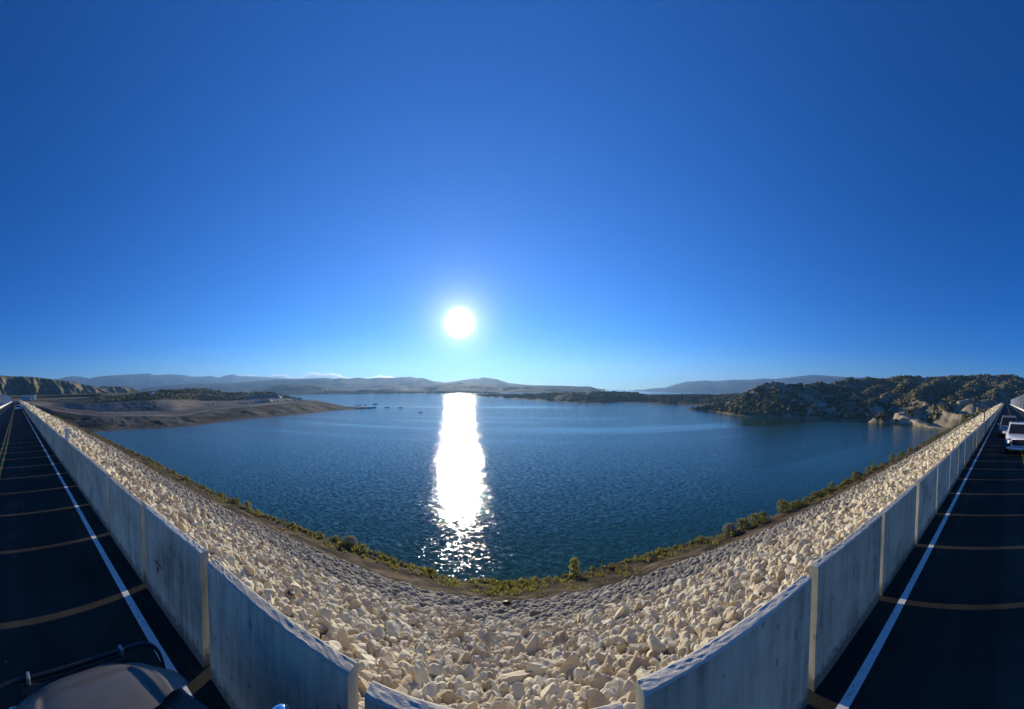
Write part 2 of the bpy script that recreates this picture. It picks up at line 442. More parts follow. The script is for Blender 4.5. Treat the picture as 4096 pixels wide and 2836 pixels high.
# pale band where the air thickens towards the horizon
sz_ = nd(nt, 'ShaderNodeSeparateXYZ'); nt.links.new(g.outputs['Incoming'], sz_.inputs[0])
hb = mth(nt, 'MULTIPLY', mth(nt, 'EXPONENT', mth(nt, 'MULTIPLY', mth(nt, 'ABSOLUTE', sz_.outputs[2]), -15.0)), 0.6)
glow = vadd(glow, colmul(hb, (1.25, 1.05, 0.45)))
tot = vadd(tint, glow)
nt.links.new(tot, bg.inputs['Color']); bg.inputs['Strength'].default_value = 0.12
ld = bpy.data.lights.new('sun', 'SUN'); ld.energy = 5.0; ld.angle = R(0.5); ld.color = (1.0, 0.87, 0.66)
lo = bpy.data.objects.new('sun', ld); COL.objects.link(lo); lo.rotation_euler = sd.to_track_quat('Z', 'Y').to_euler(); lo.location = (0, 0, 60)

# ---------------------------------------------------------------- dam alignment
def Yw(X): return np.interp(X, [-450, -12, -9, -5, -3, -1.03, -0.86, 0.66, 0.8, 2.8, 12, 520], [2.05, 2.03, 2.02, 1.97, 1.91, 1.72, 1.66, 1.61, 1.70, 1.80, 1.81, 1.81])
def Yline(X): return np.interp(X, [-450, -10, -3, 3, 12, 520], [1.62, 1.62, 1.58, 1.46, 1.49, 1.49])
def Ycen(X): return np.interp(X, [-450, -20, 20, 520], [-0.94, -0.94, -1.3, -1.3])
def Yfar(X): return np.interp(X, [-450, -20, 20, 520], [-3.7, -3.7, -4.5, -4.5])
def Ybar(X): return np.interp(X, [-450, -20, 20, 520], [-6.3, -6.3, -7.1, -7.1])
def Yberm(X): return np.interp(X, [-450, -107, -56, -36, -13, -4, 0, 3, 11, 33, 79, 114, 520], [26.5, 25.7, 24.6, 23.2, 22.0, 20.3, 20.0, 20.4, 21.6, 21.7, 22.4, 23.6, 25])
ZB = -10.0
XL, XR = -430, 495
def slope_z(X, Y):
    y0 = Yw(X) + 0.1; t = (Y - y0) / (Yberm(X) - y0)
    return -0.25 + t * (ZB + 0.25)
def frac_y(X, t): y0 = Yw(X) + 0.1; return y0 + t * (Yberm(X) - y0)
G_LIM, D_LIM = 0.47, 0.71

# x stations, fine near the camera
def stations(a, b, near, grow):
    s = [0.0]; 
    while s[-1] < b: s.append(s[-1] + near + grow * s[-1])
    t = [0.0]
    while t[-1] > a: t.append(t[-1] - near - grow * -t[-1])
    return np.array(sorted(set([a, b] + [q for q in s + t if a < q < b])))
xs = stations(XL, XR, 0.3, 0.02)
ts = np.concatenate([np.linspace(0, 0.70, 26), np.linspace(0.71, 1.0, 26), [1.03]])
X = np.repeat(xs[:, None], len(ts), 1); T = np.repeat(ts[None, :], len(xs), 0)
Yg = frac_y(X, np.minimum(T, 1.0)); Zg = slope_z(X, Yg)
dirt = np.clip((T - D_LIM) / 0.03, 0, 1) * (T <= 1)
# dirt band: a worn shelf with a low lip at the edge
lump = fbm(X * 0.8, Yg * 0.8, 5, 3)
Zg = Zg + dirt * (0.28 * lump + 0.35 * np.clip((T - 0.9) / 0.1, 0, 1)) - (1 - dirt) * 0.12
Yg = Yg + (T > 0.9) * (T <= 1) * 0.5 * fbm(X * 0.35, T * 3, 4, 9) * (T - 0.9) * 10
last = T > 1.01
Yg = np.where(last, Yg[:, -2:-1] + 31, Yg); Zg = np.where(last, -34.5, Zg)
base = np.empty(X.shape + (3,))
base[...] = (0.30, 0.25, 0.18)
base[(T > G_LIM) & (T <= D_LIM)] = (0.13, 0.125, 0.11)
dm = dirt[..., None]
veg = np.clip(fbm(X * 0.22, Yg * 0.5, 4, 21) * 2.2 + (T - 0.83) * 2.0, 0, 1)[..., None]
dcol = np.array((0.105, 0.075, 0.048)) * (1 - veg) + np.array((0.075, 0.064, 0.03)) * veg
pt = np.clip(fbm(X * 0.9, Yg * 1.6, 4, 33) * 2.4 + 0.55, 0.3, 1.25)[..., None]
base = base * (1 - dm) + dcol * pt * dm
base[last] = (0.12, 0.1, 0.07)
o = add('embankment', mesh_np('embankment', np.stack([X, Yg, Zg], -1).reshape(-1, 3), grid_faces(*X.shape)[:, ::-1], M['slope'], True, base.reshape(-1, 3)))
tag(o, kind='structure')

# road sheet, downstream slope and ground
xr = stations(XL, XR, 2.0, 0.05)
def strip(name, ya, yb, z, m, x0=XL, x1=XR, kind='structure', xlist=None, thick=None):
    q = np.array([x for x in (xr if xlist is None else xlist) if x0 <= x <= x1] ); q = np.unique(np.concatenate([[x0], q, [x1]]))
    a = ya(q); b = yb(q)
    V = np.concatenate([np.stack([q, a, np.full_like(q, z)], -1), np.stack([q, b, np.full_like(q, z)], -1)])
    n = len(q); i = np.arange(n - 1)
    return add(name, mesh_np(name, V, np.stack([i, i + 1, n + i + 1, n + i], -1), m))
o = strip('road', lambda x: Ybar(x) - 1.4, lambda x: Yw(x) + 0.14, 0.0, M['asphalt']); tag(o, kind='structure')
V = []
for x in (XL, XR):
    yb = float(Ybar(x)) - 1.4
    V += [(x, yb, -0.01), (x, yb - 75, -36)]
o = add('downstream_slope', mesh_np('downstream_slope', V, np.array([[0, 1, 3, 2]]), M['slope'], False, np.tile((0.2, 0.17, 0.12), (4, 1)))); tag(o, kind='structure')
for nm, f, wd_, m, lab in (('road_marking', Yline, 0.11, M['white_line'], None), ('road_marking', lambda x: Ycen(x) + 0.13, 0.14, M['yellow_line'], None),
                  ('road_marking', lambda x: Ycen(x) - 0.13, 0.14, M['yellow_line'], None), ('road_marking', Yfar, 0.11, M['white_line'], None)):
    o = strip(nm, lambda x: f(x) - wd_ / 2, lambda x: f(x) + wd_ / 2, 0.004, m, xlist=xs); tag(o, kind='structure')

# wide ground sheet under everything, and the lake
def disc(name, r0, r1, z, m, kind, col=None, n=96, rings=24):
    rr = np.geomspace(r0, r1, rings); aa = np.linspace(0, 2 * np.pi, n, endpoint=False)
    V = np.stack([np.outer(rr, np.sin(aa)), np.outer(rr, np.cos(aa)), np.full((rings, n), z)], -1).reshape(-1, 3)
    V = np.vstack([V, [[0, 0, z]]]); c = len(V) - 1
    F = grid_faces(rings, n, True); tri = np.array([[c, (j + 1) % n, j] for j in range(n)])
    o = add(name, mesh_np(name, V, [F, tri], m, False, np.tile(col, (len(V), 1)) if col else None)); tag(o, kind=kind); return o
disc('ground', 50, 9300, -38.0, M['land'], 'structure', (0.12, 0.10, 0.07))
# lake: only upstream of the dam crest
q = np.array([0, 60, 140, 300, 700, 1500, 3000, 6000, 9000.]); xx = np.array([-9000, -4000, -1500, -600, -200, 0, 200, 600, 1500, 4000, 9000.])
XX, YY = np.meshgrid(xx, q + 14, indexing='ij')
o = add('lake', mesh_np('lake', np.stack([XX, YY, np.full_like(XX, WATER)], -1).reshape(-1, 3), grid_faces(len(xx), len(q)), M['water'])); tag(o, kind='structure')

# ---------------------------------------------------------------- parapet panels
def panel_mesh(wid, seed, h=1.35, t=0.12):
    """precast slab; face towards the road is y=0, rough cast top, chipped edges"""
    nx, nz = 44, 22
    u = np.linspace(0, wid, nx); z = np.linspace(0, h, nz)
    U, Z = np.meshgrid(u, z, indexing='ij')
    w1 = 0.004 * fbm(U * 5 + seed * 7, Z * 5, 3, seed)
    top = h + 0.004 * fbm(u * 9, u * 0 + seed, 4, seed + 5) - 0.0
    ch = 0.010 + 0.024 * np.abs(fbm(u * 26, u * 0 + seed + 3.3, 4, seed + 8))
    Zf = np.minimum(Z / h * (top - ch)[:, None], 9)
    front = np.stack([U, w1, Zf], -1)
    rows = [front]
    # rough chamfer then cap rows to back
    caps = []
    yy = np.concatenate([ch[:, None], np.linspace(0.035, t - 0.02, 4)[None].repeat(nx, 0), np.full((nx, 1), t)], 1)
    zz = np.concatenate([(top)[:, None], top[:, None] + 0.007 * fbm(u[:, None] * 24, yy[:, 1:5] * 40 + seed, 3, seed + 2), (top - 0.012)[:, None]], 1)
    cap = np.stack([u[:, None].repeat(yy.shape[1], 1), yy, zz], -1)
    back = np.stack([u[:, None].repeat(2, 1), np.full((nx, 2), t), np.stack([top * 0.5, np.zeros(nx)], 1)], -1)
    A = np.concatenate([front, cap, back], 1); nv = A.shape[1]
    V = A.reshape(-1, 3); F = grid_faces(nx, nv)[:, ::-1]
    # rough end faces
    ends = []
    e0 = list(range(nv)); e1 = [(nx - 1) * nv + k for k in range(nv)]
    me = bpy.data.meshes.new('panel'); 
    me.from_pydata(V.tolist(), [], F.tolist() + [e0, e1[::-1]] + [[i * nv, (i + 1) * nv, (i + 1) * nv + nv - 1, i * nv + nv - 1] for i in range(nx - 1)])
    me.materials.append(M['concrete']); me.materials.append(M['cap'])
    n_f = nv - 1
    mi = np.zeros(len(me.polygons), np.int32)
    for i in range(nx - 1):
        for j in range(n_f):
            if nz - 1 <= j < nz + 5: mi[i * n_f + j] = 1
    me.polygons.foreach_set('material_index', mi); me.update()
    return me
def far_panel_mesh(wid, seed, h=1.35, t=0.12):
    b = MB(); dz = 0.012 * random.uniform(-1, 1)
    b.box((0, 0, 0), (wid, t, h - 0.02 + dz)).box((0.0, 0.012, h - 0.02 + dz), (wid, t - 0.012, h + dz))
    me = b.me('panel', M['concrete']); me.materials.append(M['cap'])
    for p in me.polygons:
        if p.index >= 6 or p.index == 1: p.material_index = 1
    return me
near = [-9.1, -6.98, -4.83, -2.93, -0.935, 0.73, 2.715, 4.63, 6.6, 8.6]
joints = list(near)
while joints[-1] < XR - 3: joints.append(joints[-1] + 2.03)
while joints[0] > XL + 3: joints.insert(0, joints[0] - 2.03)
spans = [(a, b) for a, b in zip(joints[:-1], joints[1:])]
spans.sort(key=lambda s: abs((s[0] + s[1]) / 2))
far_var = [far_panel_mesh(1.85, k) for k in range(6)]
near_lab = {
    (-0.935, 0.73): 'low central concrete parapet panel cut off by the bottom of the view, rocks behind',
    (-2.93, -0.935): 'large dark blue-grey parapet panel right beside the parked car and its chrome mirror',
    (-4.83, -2.93): 'parapet panel with the red stencilled lettering and red triangle on its face',
    (-6.98, -4.83): 'parapet panel just left of the one with the red stencilled mark',
    (-9.1, -6.98): 'second parapet panel to the left of the one with the red stencilled mark',
    (0.73, 2.715): 'large right-hand parapet panel at the bottom with a dark vertical crack and rust-coloured stain',
    (2.715, 4.63): 'right-hand parapet panel with a sunlit end face and mud splashed at its foot',
    (4.63, 6.6): 'third parapet panel to the right of centre, plain face beside the white road line',
    (6.6, 8.6): 'fourth parapet panel to the right of centre, smaller, pale sunlit joint at its left'}
rest = MB(); text_panel = None
gaps = {}
for k, (a, b) in enumerate(spans):
    g_ = 0.068 + 0.016 * random.random()
    a2, b2 = a + g_, b - g_
    ya, yb_ = float(Yw(a2)), float(Yw(b2)); rz = math.atan2(yb_ - ya, b2 - a2)
    off = random.uniform(-0.012, 0.012)
    if k < 300:
        if abs((a + b) / 2) < 24: me = panel_mesh(b2 - a2, k + 1)
        else: me = far_var[k % 6]
        o = add('parapet_panel', me, None, (a2, ya + off, (-0.045 if k == 0 else -0.01) + random.uniform(-0.022, 0.018) * (k > 0)), (0, 0, rz))
        side = 'left' if a < 0 else 'right'
        d = abs((a + b) / 2)
        if (a, b) in near_lab: lab = near_lab[(a, b)]
        elif d < 60: lab = 'grey concrete parapet panel in the mid-distance run of the %s-hand wall' % side
        else: lab = 'tiny grey concrete parapet panel in the far receding end of the %s-hand wall' % side
        tag(o, lab, 'wall panel', 'precast parapet panels along the dam crest')
        if (a, b) == (-4.83, -2.93): text_panel = o
    else:
        rest.box((a2, ya, -0.01), (b2, ya + 0.12, 1.34))
o = rest.obj('distant_parapet', M['concrete']); tag(o, 'farthest run of concrete parapet panels where the wall meets the abutments', 'wall', kind='stuff')

# red stencil on its panel
bpy.context.view_layer.update()
def text_mesh(s, size, m):
    cu = bpy.data.curves.new('t', 'FONT'); cu.body = s; cu.size = size; cu.align_x = 'CENTER'; cu.align_y = 'CENTER'; cu.extrude = 0.0015
    ob = bpy.data.objects.new('t', cu); COL.objects.link(ob); bpy.context.view_layer.update()
    me = bpy.data.meshes.new_from_object(ob.evaluated_get(bpy.context.evaluated_depsgraph_get()))
    bpy.data.objects.remove(ob); me.materials.clear(); me.materials.append(m); return me
pw = text_panel.matrix_world.inverted()
def on_panel(px, py):
    dx, dy, dz = ray(px, py); t = 1.965 / dy
    return pw @ Vector((t * dx, t * dy, CAMZ + t * dz))
c = on_panel(641, 2258); me = text_mesh('MUR-SUR', 0.062, M['red']); me.name = 'stencil_lettering'
o = add('stencil_lettering', me, text_panel, (c.x, -0.006, c.z), (R(90), 0, 0)); o['label'] = 'red stencilled lettering reading MUR-SUR'
c = on_panel(637, 2281)
tri = MB().put([(-0.05, -0.0085, 0.045), (0.05, -0.0085, 0.045), (0, -0.0085, -0.055)], [(0, 2, 1)])
o = add('stencil_triangle', tri.me('stencil_triangle', M['red']), text_panel, (c.x, 0, c.z)); o['label'] = 'small red triangle pointing down'

# ---------------------------------------------------------------- rocks
def ico(n):
    import bmesh
    bm = bmesh.new(); bmesh.ops.create_icosphere(bm, subdivisions=n, radius=1.0)
    bm.verts.ensure_lookup_table()
    V = np.array([v.co[:] for v in bm.verts]); F = np.array([[v.index for v in f.verts] for f in bm.faces]); bm.free(); return V, F
ICO = {n: ico(n) for n in (1, 2, 3, 4)}
def rock_shape(n, seed, cuts=10, lo=0.52, hi=0.92, nz=0.05, an=0.35, smooth_=False):
    r = np.random.default_rng(seed); V, F = ICO[n]; V = V.copy()
    for _ in range(cuts):
        d = r.normal(size=3); d /= np.linalg.norm(d); k = r.uniform(lo, hi)
        s = V @ d; V -= np.maximum(s - k, 0)[:, None] * d * (0.96 if not smooth_ else 0.6)
    nn = fbm(V[:, 0] * 2.3 + V[:, 2] * 1.7 + seed, V[:, 1] * 2.3 - V[:, 2] + seed, 4, seed)
    V *= (1 + nz * nn)[:, None]
    V *= np.array([1.0, r.uniform(1 - an, 1), r.uniform(1 - an * 1.3, 1 - an * .3)])
    return V, F
def rotm(q):
    a, b, c = q
    return (Matrix.Rotation(a, 3, 'Z') @ Matrix.Rotation(b, 3, 'Y') @ Matrix.Rotation(c, 3, 'X'))
def scatter(x0, x1, t0, t1, size_fn, dens, seed):
    """poisson-like jittered grid over the slope, returns X, T, size"""
    r = np.random.default_rng(seed); out = []
    x = x0
    while x < x1:
        s = size_fn(x); stepx = s * dens
        L = 22.0; nt_ = max(1, int((t1 - t0) * L / stepx))
        tt = t0 + (np.arange(nt_) + r.uniform(0, 1, nt_)) * (t1 - t0) / nt_
        for t in tt: out.append((x + r.uniform(-.5, .5) * stepx, t))
        x += stepx
    return np.array(out)
def rock_field(size_fn, dens, t0, t1, seed, small=0.5, big=2.1, sink=0.1, xr_=(XL, XR)):
    P = scatter(xr_[0], xr_[1], t0, t1, size_fn, dens, seed)
    r = np.random.default_rng(seed + 1)
    k = r.lognormal(0, 0.42, len(P)); k = np.clip(k, small, big)
    S = np.array([size_fn(a) for a in P[:, 0]]) * 0.56 * k
    Yp = frac_y(P[:, 0], P[:, 1]); Z = slope_z(P[:, 0], Yp) + S * r.uniform(-0.35, 0.55, len(P)) * 1.0 - sink
    return P[:, 0], Yp, Z, S
def rot_batch(n, r, tilt=math.pi):
    q = r.normal(size=(n, 4)); q /= np.linalg.norm(q, axis=1)[:, None]
    w_, x, y, z = q.T
    return np.stack([1 - 2 * (y * y + z * z), 2 * (x * y - z * w_), 2 * (x * z + y * w_),
                     2 * (x * y + z * w_), 1 - 2 * (x * x + z * z), 2 * (y * z - x * w_),
                     2 * (x * z - y * w_), 2 * (y * z + x * w_), 1 - 2 * (x * x + y * y)], -1).reshape(n, 3, 3)
def yaw_batch(n, r, tilt=0.35):
    a = r.uniform(0, 2 * np.pi, n); ca, sa = np.cos(a), np.sin(a); Z = np.zeros((n, 3, 3))
    Z[:, 0, 0] = ca; Z[:, 0, 1] = -sa; Z[:, 1, 0] = sa; Z[:, 1, 1] = ca; Z[:, 2, 2] = 1
    b = r.normal(0, tilt, n) - 0.45; cb, sb = np.cos(b), np.sin(b); Xm = np.zeros((n, 3, 3))
    Xm[:, 0, 0] = 1; Xm[:, 1, 1] = cb; Xm[:, 1, 2] = -sb; Xm[:, 2, 1] = sb; Xm[:, 2, 2] = cb
    return Xm @ Z
def join_rocks(name, sel, Xp, Yp, Zp, S, Rm, shapes_of, mat_, smooth=False):
    VV, FF, off = [], [], 0
    idx = np.nonzero(sel)[0]
    for lod, rule in shapes_of:
        for si, (V, F) in enumerate(lod):
            ii = idx[rule(Xp[idx]) & ((idx % len(lod)) == si)]
            if not len(ii): continue
            W = np.einsum('nij,vj->nvi', Rm[ii], V) * S[ii][:, None, None] + np.stack([Xp[ii], Yp[ii], Zp[ii]], -1)[:, None]
            VV.append(W.reshape(-1, 3)); FF.append((F[None] + (np.arange(len(ii)) * len(V))[:, None, None] + off).reshape(-1, 3)); off += len(ii) * len(V)
    return add(name, mesh_np(name, np.concatenate(VV), np.concatenate(FF), mat_, smooth))
def individuals(name, n, Xp, Yp, Zp, S, Rm, meshes, labfn, cat, group):
    d = np.sqrt(Xp ** 2 + Yp ** 2 + (Zp - CAMZ) ** 2)
    # what the frame shows: below the parapet top the rocks are hidden
    el = (CAMZ - Zp - S * 0.7) / np.hypot(Xp, Yp); wall = (CAMZ - 1.35) / (np.abs(Yw(Xp)) + 0.12) * Yp / np.hypot(Xp, Yp)
    az = np.arctan2(Xp, Yp); lim = (2836 - Y0) / FPX + math.tan(PITCH) * np.cos(az) * 1.9
    vis = (el < np.minimum(wall, lim))
    app = np.where(vis, S / d, -1); top = np.argsort(-app)[:n]
    pick = np.zeros(len(Xp), bool); pick[top] = True
    for j, i in enumerate(top):
        o = add(name, meshes[int(i) % len(meshes)], None, (float(Xp[i]), float(Yp[i]), float(Zp[i])))
        o.rotation_euler = Matrix(Rm[i].tolist()).to_euler(); o.scale = (float(S[i]),) * 3
        tag(o, labfn(Xp[i], Yp[i], S[i]), cat, group)
    return pick

def side_of(x): return 'left' if x < -1.5 else ('right' if x > 1.5 else 'centre')
# limestone riprap
sz = lambda x: 0.30 + 0.006 * max(abs(x) - 10, 0)
Xp, Yp, Zp, S = rock_field(sz, 0.60, 0.0, G_LIM + 0.03, 11)
edge = (Yp - Yw(Xp)) / (Yberm(Xp) - Yw(Xp)); keep = (edge < G_LIM + 0.035 * fbm(Xp * 0.5, Yp * 0, 3, 5) * 2) & (Yp - S > Yw(Xp) + 0.15)
Xp, Yp, Zp, S = Xp[keep], Yp[keep], Zp[keep], S[keep]
r_ = np.random.default_rng(3); Rm = rot_batch(len(Xp), r_)
hi = [rock_shape(4, 100 + k, 14, 0.36, 0.84, 0.18, 0.5) for k in range(10)]
him = [mesh_np('limestone_rock', V, F, M['lime'], False) for V, F in hi]
def lab1(x, y, s):
    sd_ = {'left': 'left of the middle', 'right': 'right of the middle', 'centre': 'in the bottom middle'}[side_of(x)]
    size = 'big' if s > 0.3 else ('fist-like mid-sized' if s > 0.2 else 'small')
    return 'angular cream limestone %s rock on the slope behind the parapet, %s' % ('big' if s > 0.3 else ('mid-sized' if s > 0.2 else 'small'), sd_)
pick = individuals('limestone_rock', 290, Xp, Yp, Zp, S, Rm, him, lab1, 'rock', 'cream limestone riprap rocks')
# a few rocks that stand out in the photograph
special = [((1236, 2300), 0.42, 'tall pale pointed rock standing upright among the riprap left of the middle', (0.5, 0.42, 1.25)),
           ((1327, 2425), 0.40, 'long leaning wedge-shaped cream boulder near the bottom left of the middle', (0.6, 0.5, 1.0)),
           ((2400, 2590), 0.42, 'large pear-shaped brownish boulder tilted to the right, near the bottom', (0.62, 0.7, 1.1)),
           ((2225, 2630), 0.36, 'rounded ochre boulder with a pointed top left of the pear-shaped boulder', (0.7, 0.7, 1.0)),
           ((2040, 2740), 0.48, 'widest blocky cream boulder at the bottom middle above the central panel', (1.1, 0.8, 0.7)),
           ((1790, 2690), 0.40, 'square-faced brown boulder at the bottom, left of the widest blocky one', (0.9, 0.8, 0.8)),
           ((2990, 2330), 0.38, 'big pale upright boulder beside the gap above the right-hand panel', (0.8, 0.7, 1.05)),
           ((2205, 2790), 0.36, 'rounded pitted boulder cut by the bottom edge, right of centre', (0.8, 0.8, 0.9)),
           ((2420, 2386), 0.40, 'pale squarish block resting on the grey cobbles right of centre', (1.0, 0.6, 0.8)),
           ((1050, 2280), 0.36, 'rounded cream boulder behind the left-hand panel', (0.95, 0.8, 0.75))]
for k, ((px, py), s, lab, sc) in enumerate(special):
    dx, dy, dz = ray(px, py)
    y = 3.0
    for _ in range(60):
        x = y * dx / dy; f = CAMZ + y * dz / dy - float(slope_z(x, y)) ; y += f * 0.5
        if y > 24: break
    x = y * dx / dy; z = float(slope_z(x, y))
    o = add('boulder', him[(k * 3 + 1) % 10], None, (float(x), float(y), z + s * 0.15), (random.uniform(-.25, .25), random.uniform(-.25, .25), random.uniform(0, 6)), tuple(s * q for q in sc))
    tag(o, lab, 'boulder', 'cream limestone riprap rocks')
lods = [([rock_shape(3, 200 + k, 14, 0.38, 0.86, 0.14, 0.5) for k in range(12)], lambda x: np.abs(x) < 9),
        ([rock_shape(2, 300 + k, 11, 0.42, 0.88, 0.06, 0.48) for k in range(10)], lambda x: (np.abs(x) >= 9) & (np.abs(x) < 45)),
        ([rock_shape(1, 400 + k, 5, 0.6, 0.95, 0.1, 0.35) for k in range(8)], lambda x: np.abs(x) >= 45)]
o = join_rocks('limestone_riprap', ~pick, Xp, Yp, Zp, S, Rm, lods, M['lime'])
tag(o, 'bed of smaller cream limestone rocks covering the upper slope behind the parapet', 'rocks', kind='stuff')
# small chips filling gaps near the camera
sz2 = lambda x: 0.15 + 0.01 * abs(x)
Xq, Yq, Zq, Sq = rock_field(sz2, 0.9, 0.0, G_LIM, 61, sink=0.02, xr_=(-14, 14))
keep = Yq - Sq > Yw(Xq) + 0.15; Xq, Yq, Zq, Sq = Xq[keep], Yq[keep], Zq[keep], Sq[keep]
o = join_rocks('limestone_chippings', np.ones(len(Xq), bool), Xq, Yq, Zq, Sq, rot_batch(len(Xq), r_), [([rock_shape(2, 500 + k, 9, 0.5, 0.9, 0.06, 0.4) for k in range(6)], lambda x: np.abs(x) < 99)], M['lime'])
tag(o, 'broken limestone chippings between the larger cream rocks', 'rocks', kind='stuff')

# small dark litter on the stones
for (px, py), lab, sc in (((2028, 2432), 'small black bag lying on the grey cobbles below the cream rocks', (.22, .16, .2)), ((1160, 2400), 'small dark crumpled scrap lying among the cream rocks left of the middle', (.16, .12, .08))):
    dx, dy, dz = ray(px, py); y = 6.0
    for _ in range(80):
        x = y * dx / dy; y += (CAMZ + y * dz / dy - float(slope_z(x, y))) * 0.5
    V, F = rock_shape(3, int(px), 6, 0.5, 0.9, 0.3, 0.4)
    o = add('black_bag' if px > 2000 else 'dark_scrap', mesh_np('litter', V * np.array(sc), F, M['black'], True), None, (float(x), float(y), float(slope_z(x, y)) + .22)); tag(o, lab, 'litter')
# grey river cobbles
sz3 = lambda x: 0.25 + 0.005 * max(abs(x) - 15, 0)
Xp, Yp, Zp, S = rock_field(sz3, 0.72, G_LIM - 0.01, D_LIM + 0.02, 31, small=0.55, big=1.5)
edge = (Yp - Yw(Xp)) / (Yberm(Xp) - Yw(Xp)); keep = (edge > G_LIM - 0.01 + 0.03 * fbm(Xp * 0.5, Yp * 0, 3, 5) * 2)
Xp, Yp, Zp, S = Xp[keep], Yp[keep], Zp[keep], S[keep]; Zp = Zp - S * 0.1
Rm = yaw_batch(len(Xp), r_)
ch_ = [rock_shape(3, 600 + k, 4, 0.7, 0.95, 0.05, 0.42, True) for k in range(8)]
chm = [mesh_np('cobble', V * np.array([1, 1, 0.85]), F, M['cobble'], True) for V, F in ch_]
pick = individuals('cobble', 300, Xp, Yp, Zp, S, Rm, chm, lambda x, y, s: 'rounded grey river cobble in the grey band below the cream rocks, %s' % {'left': 'left part', 'right': 'right part', 'centre': 'middle part'}[side_of(x)], 'stone', 'rounded grey river cobbles')
o = join_rocks('river_cobbles', ~pick, Xp, Yp, Zp, S, Rm, [([rock_shape(2, 700 + k, 3, 0.75, 0.95, 0.05, 0.42, True) for k in range(8)], lambda x: np.abs(x) < 40), ([rock_shape(1, 740 + k, 2, 0.75, 0.95, 0.05, 0.35, True) for k in range(6)], lambda x: np.abs(x) >= 40)], M['cobble'], True)
tag(o, 'band of many rounded grey cobbles between the cream rocks and the soil strip', 'stones', kind='stuff')

# ---------------------------------------------------------------- plants on the berm
def leaves(n, rad, h, leaf, seed, up=0.6, flat=0.0):
    r = np.random.default_rng(seed)
    t = r.uniform(0, 1, n) ** 0.7; a = r.uniform(0, 2 * np.pi, n); rr = rad * np.sqrt(r.uniform(0, 1, n)) * (0.35 + 0.75 * np.sin(np.pi * np.clip(t, 0.08, 0.95)))
    C = np.stack([rr * np.cos(a), rr * np.sin(a), t * h], -1)
    d = r.normal(size=(n, 3)); d[:, 2] = np.abs(d[:, 2]) + up * 2; d /= np.linalg.norm(d, axis=1)[:, None]
    e = np.cross(d, r.normal(size=(n, 3))); e /= np.linalg.norm(e, axis=1)[:, None]
    L = leaf * r.uniform(0.6, 1.4, n)[:, None]
    a_, b_, c_, d_ = C - e * L * 0.22, C + e * L * 0.22, C + d * L + e * L * 0.1, C + d * L * 1.05 - e * L * 0.1
    V = np.stack([a_, b_, c_, d_], 1).reshape(-1, 3); F = np.arange(4 * n).reshape(-1, 4)
    return V, F
def stems(n, rad, h, seed, mb=None):
    b = MB(); r = random.Random(seed)
    for k in range(n):
        a = r.uniform(0, 6.28); b.tube([(0.03 * math.cos(a), 0.03 * math.sin(a), -0.1), (rad * .5 * math.cos(a), rad * .5 * math.sin(a), h * .5), (rad * .8 * math.cos(a), rad * .8 * math.sin(a), h * .9)], [0.015, 0.01, 0.004], 5)
    return b
def bush_proto(kind, seed):
    if kind == 'tall': V, F = leaves(240, 0.40, 1.15, 0.14, seed, 1.2); m = M['dry']; st = stems(9, 0.3, 1.2, seed)
    elif kind == 'round': V, F = leaves(420, 0.55, 0.75, 0.12, seed, 0.5); m = M['green']; st = stems(7, 0.4, 0.8, seed)
    elif kind == 'flower': V, F = leaves(600, 0.5, 0.9, 0.11, seed, 0.6); m = M['shrub']; st = stems(8, 0.4, 0.8, seed)
    else: V, F = leaves(280, 0.5, 0.85, 0.13, seed, 0.8); m = M['shrub']; st = stems(8, 0.35, 0.85, seed)
    fol = mesh_np('foliage', V, F, m); stm = st.me('stem', M['wood'])
    fl = None
    if kind == 'flower':
        r = np.random.default_rng(seed + 5); n = 150; a = r.uniform(0, 6.28, n); q = np.sqrt(r.uniform(0, 1, n)) * 0.45
        C = np.stack([q * np.cos(a), q * np.sin(a), 0.95 - q * 0.5 + r.uniform(-.1, .12, n)], -1); s = 0.035
        V = (C[:, None] + np.array([[-s, 0, -s], [s, 0, -s], [s, 0, s], [-s, 0, s], [0, -s, -s], [0, s, -s], [0, s, s], [0, -s, s]])[None]).reshape(-1, 3)
        F = np.arange(8 * n).reshape(-1, 4); fl = mesh_np('blossom', V, F, M['petal'])
    return fol, stm, fl
protos = {(k, s): bush_proto(k, s) for k in ('tall', 'round', 'mid') for s in (1, 2, 3)}
protos[('flower', 1)] = bush_proto('flower', 4)
def bush(px, py, kind, h, lab, group=None):
    x, y, z = at_z(px, py, ZB + 0.35)
    y = float(Yberm(x)) - random.uniform(0.1, 0.5)
    f, s, fl = protos[(kind, 1 if kind == 'flower' else random.randint(1, 3))]
    t = empty('flowering_shrub' if fl else 'shrub', (x, y, ZB + 0.22), random.uniform(0, 6))
    t.scale = (h * random.uniform(.8, 1.35), h * random.uniform(.75, 1.2), h * random.uniform(.75, 1.15)); t.rotation_euler[0] = random.uniform(-.12, .12)
    tag(t, lab, 'shrub', group)
    add('foliage', f, t); add('stem', s, t)
    if fl: add('blossom', fl, t)
bush(1395, 2190, 'flower', 1.15, 'bush with white blossoms on the berm edge left of the sun glitter')
bush(2925, 2140, 'flower', 1.2, 'bush with pale pink-white blossoms on the berm edge right of the middle')
bush(1330, 2180, 'round', 0.9, 'bright green rounded shrub just left of the white-blossomed bush')
bush(1452, 2215, 'mid', 1.0, 'sparse leafy shrub just right of the left white-blossomed bush')
bush(2303, 2322, 'tall', 1.1, 'lone feathery upright shrub on the berm edge right of the sun glitter')
bush(2970, 2115, 'round', 1.25, 'rounded olive-green shrub next to the right-hand blossoming bush')
bush(2805, 2175, 'mid', 0.9, 'small yellow-green shrub on the berm edge left of the right-hand blossoming bush')
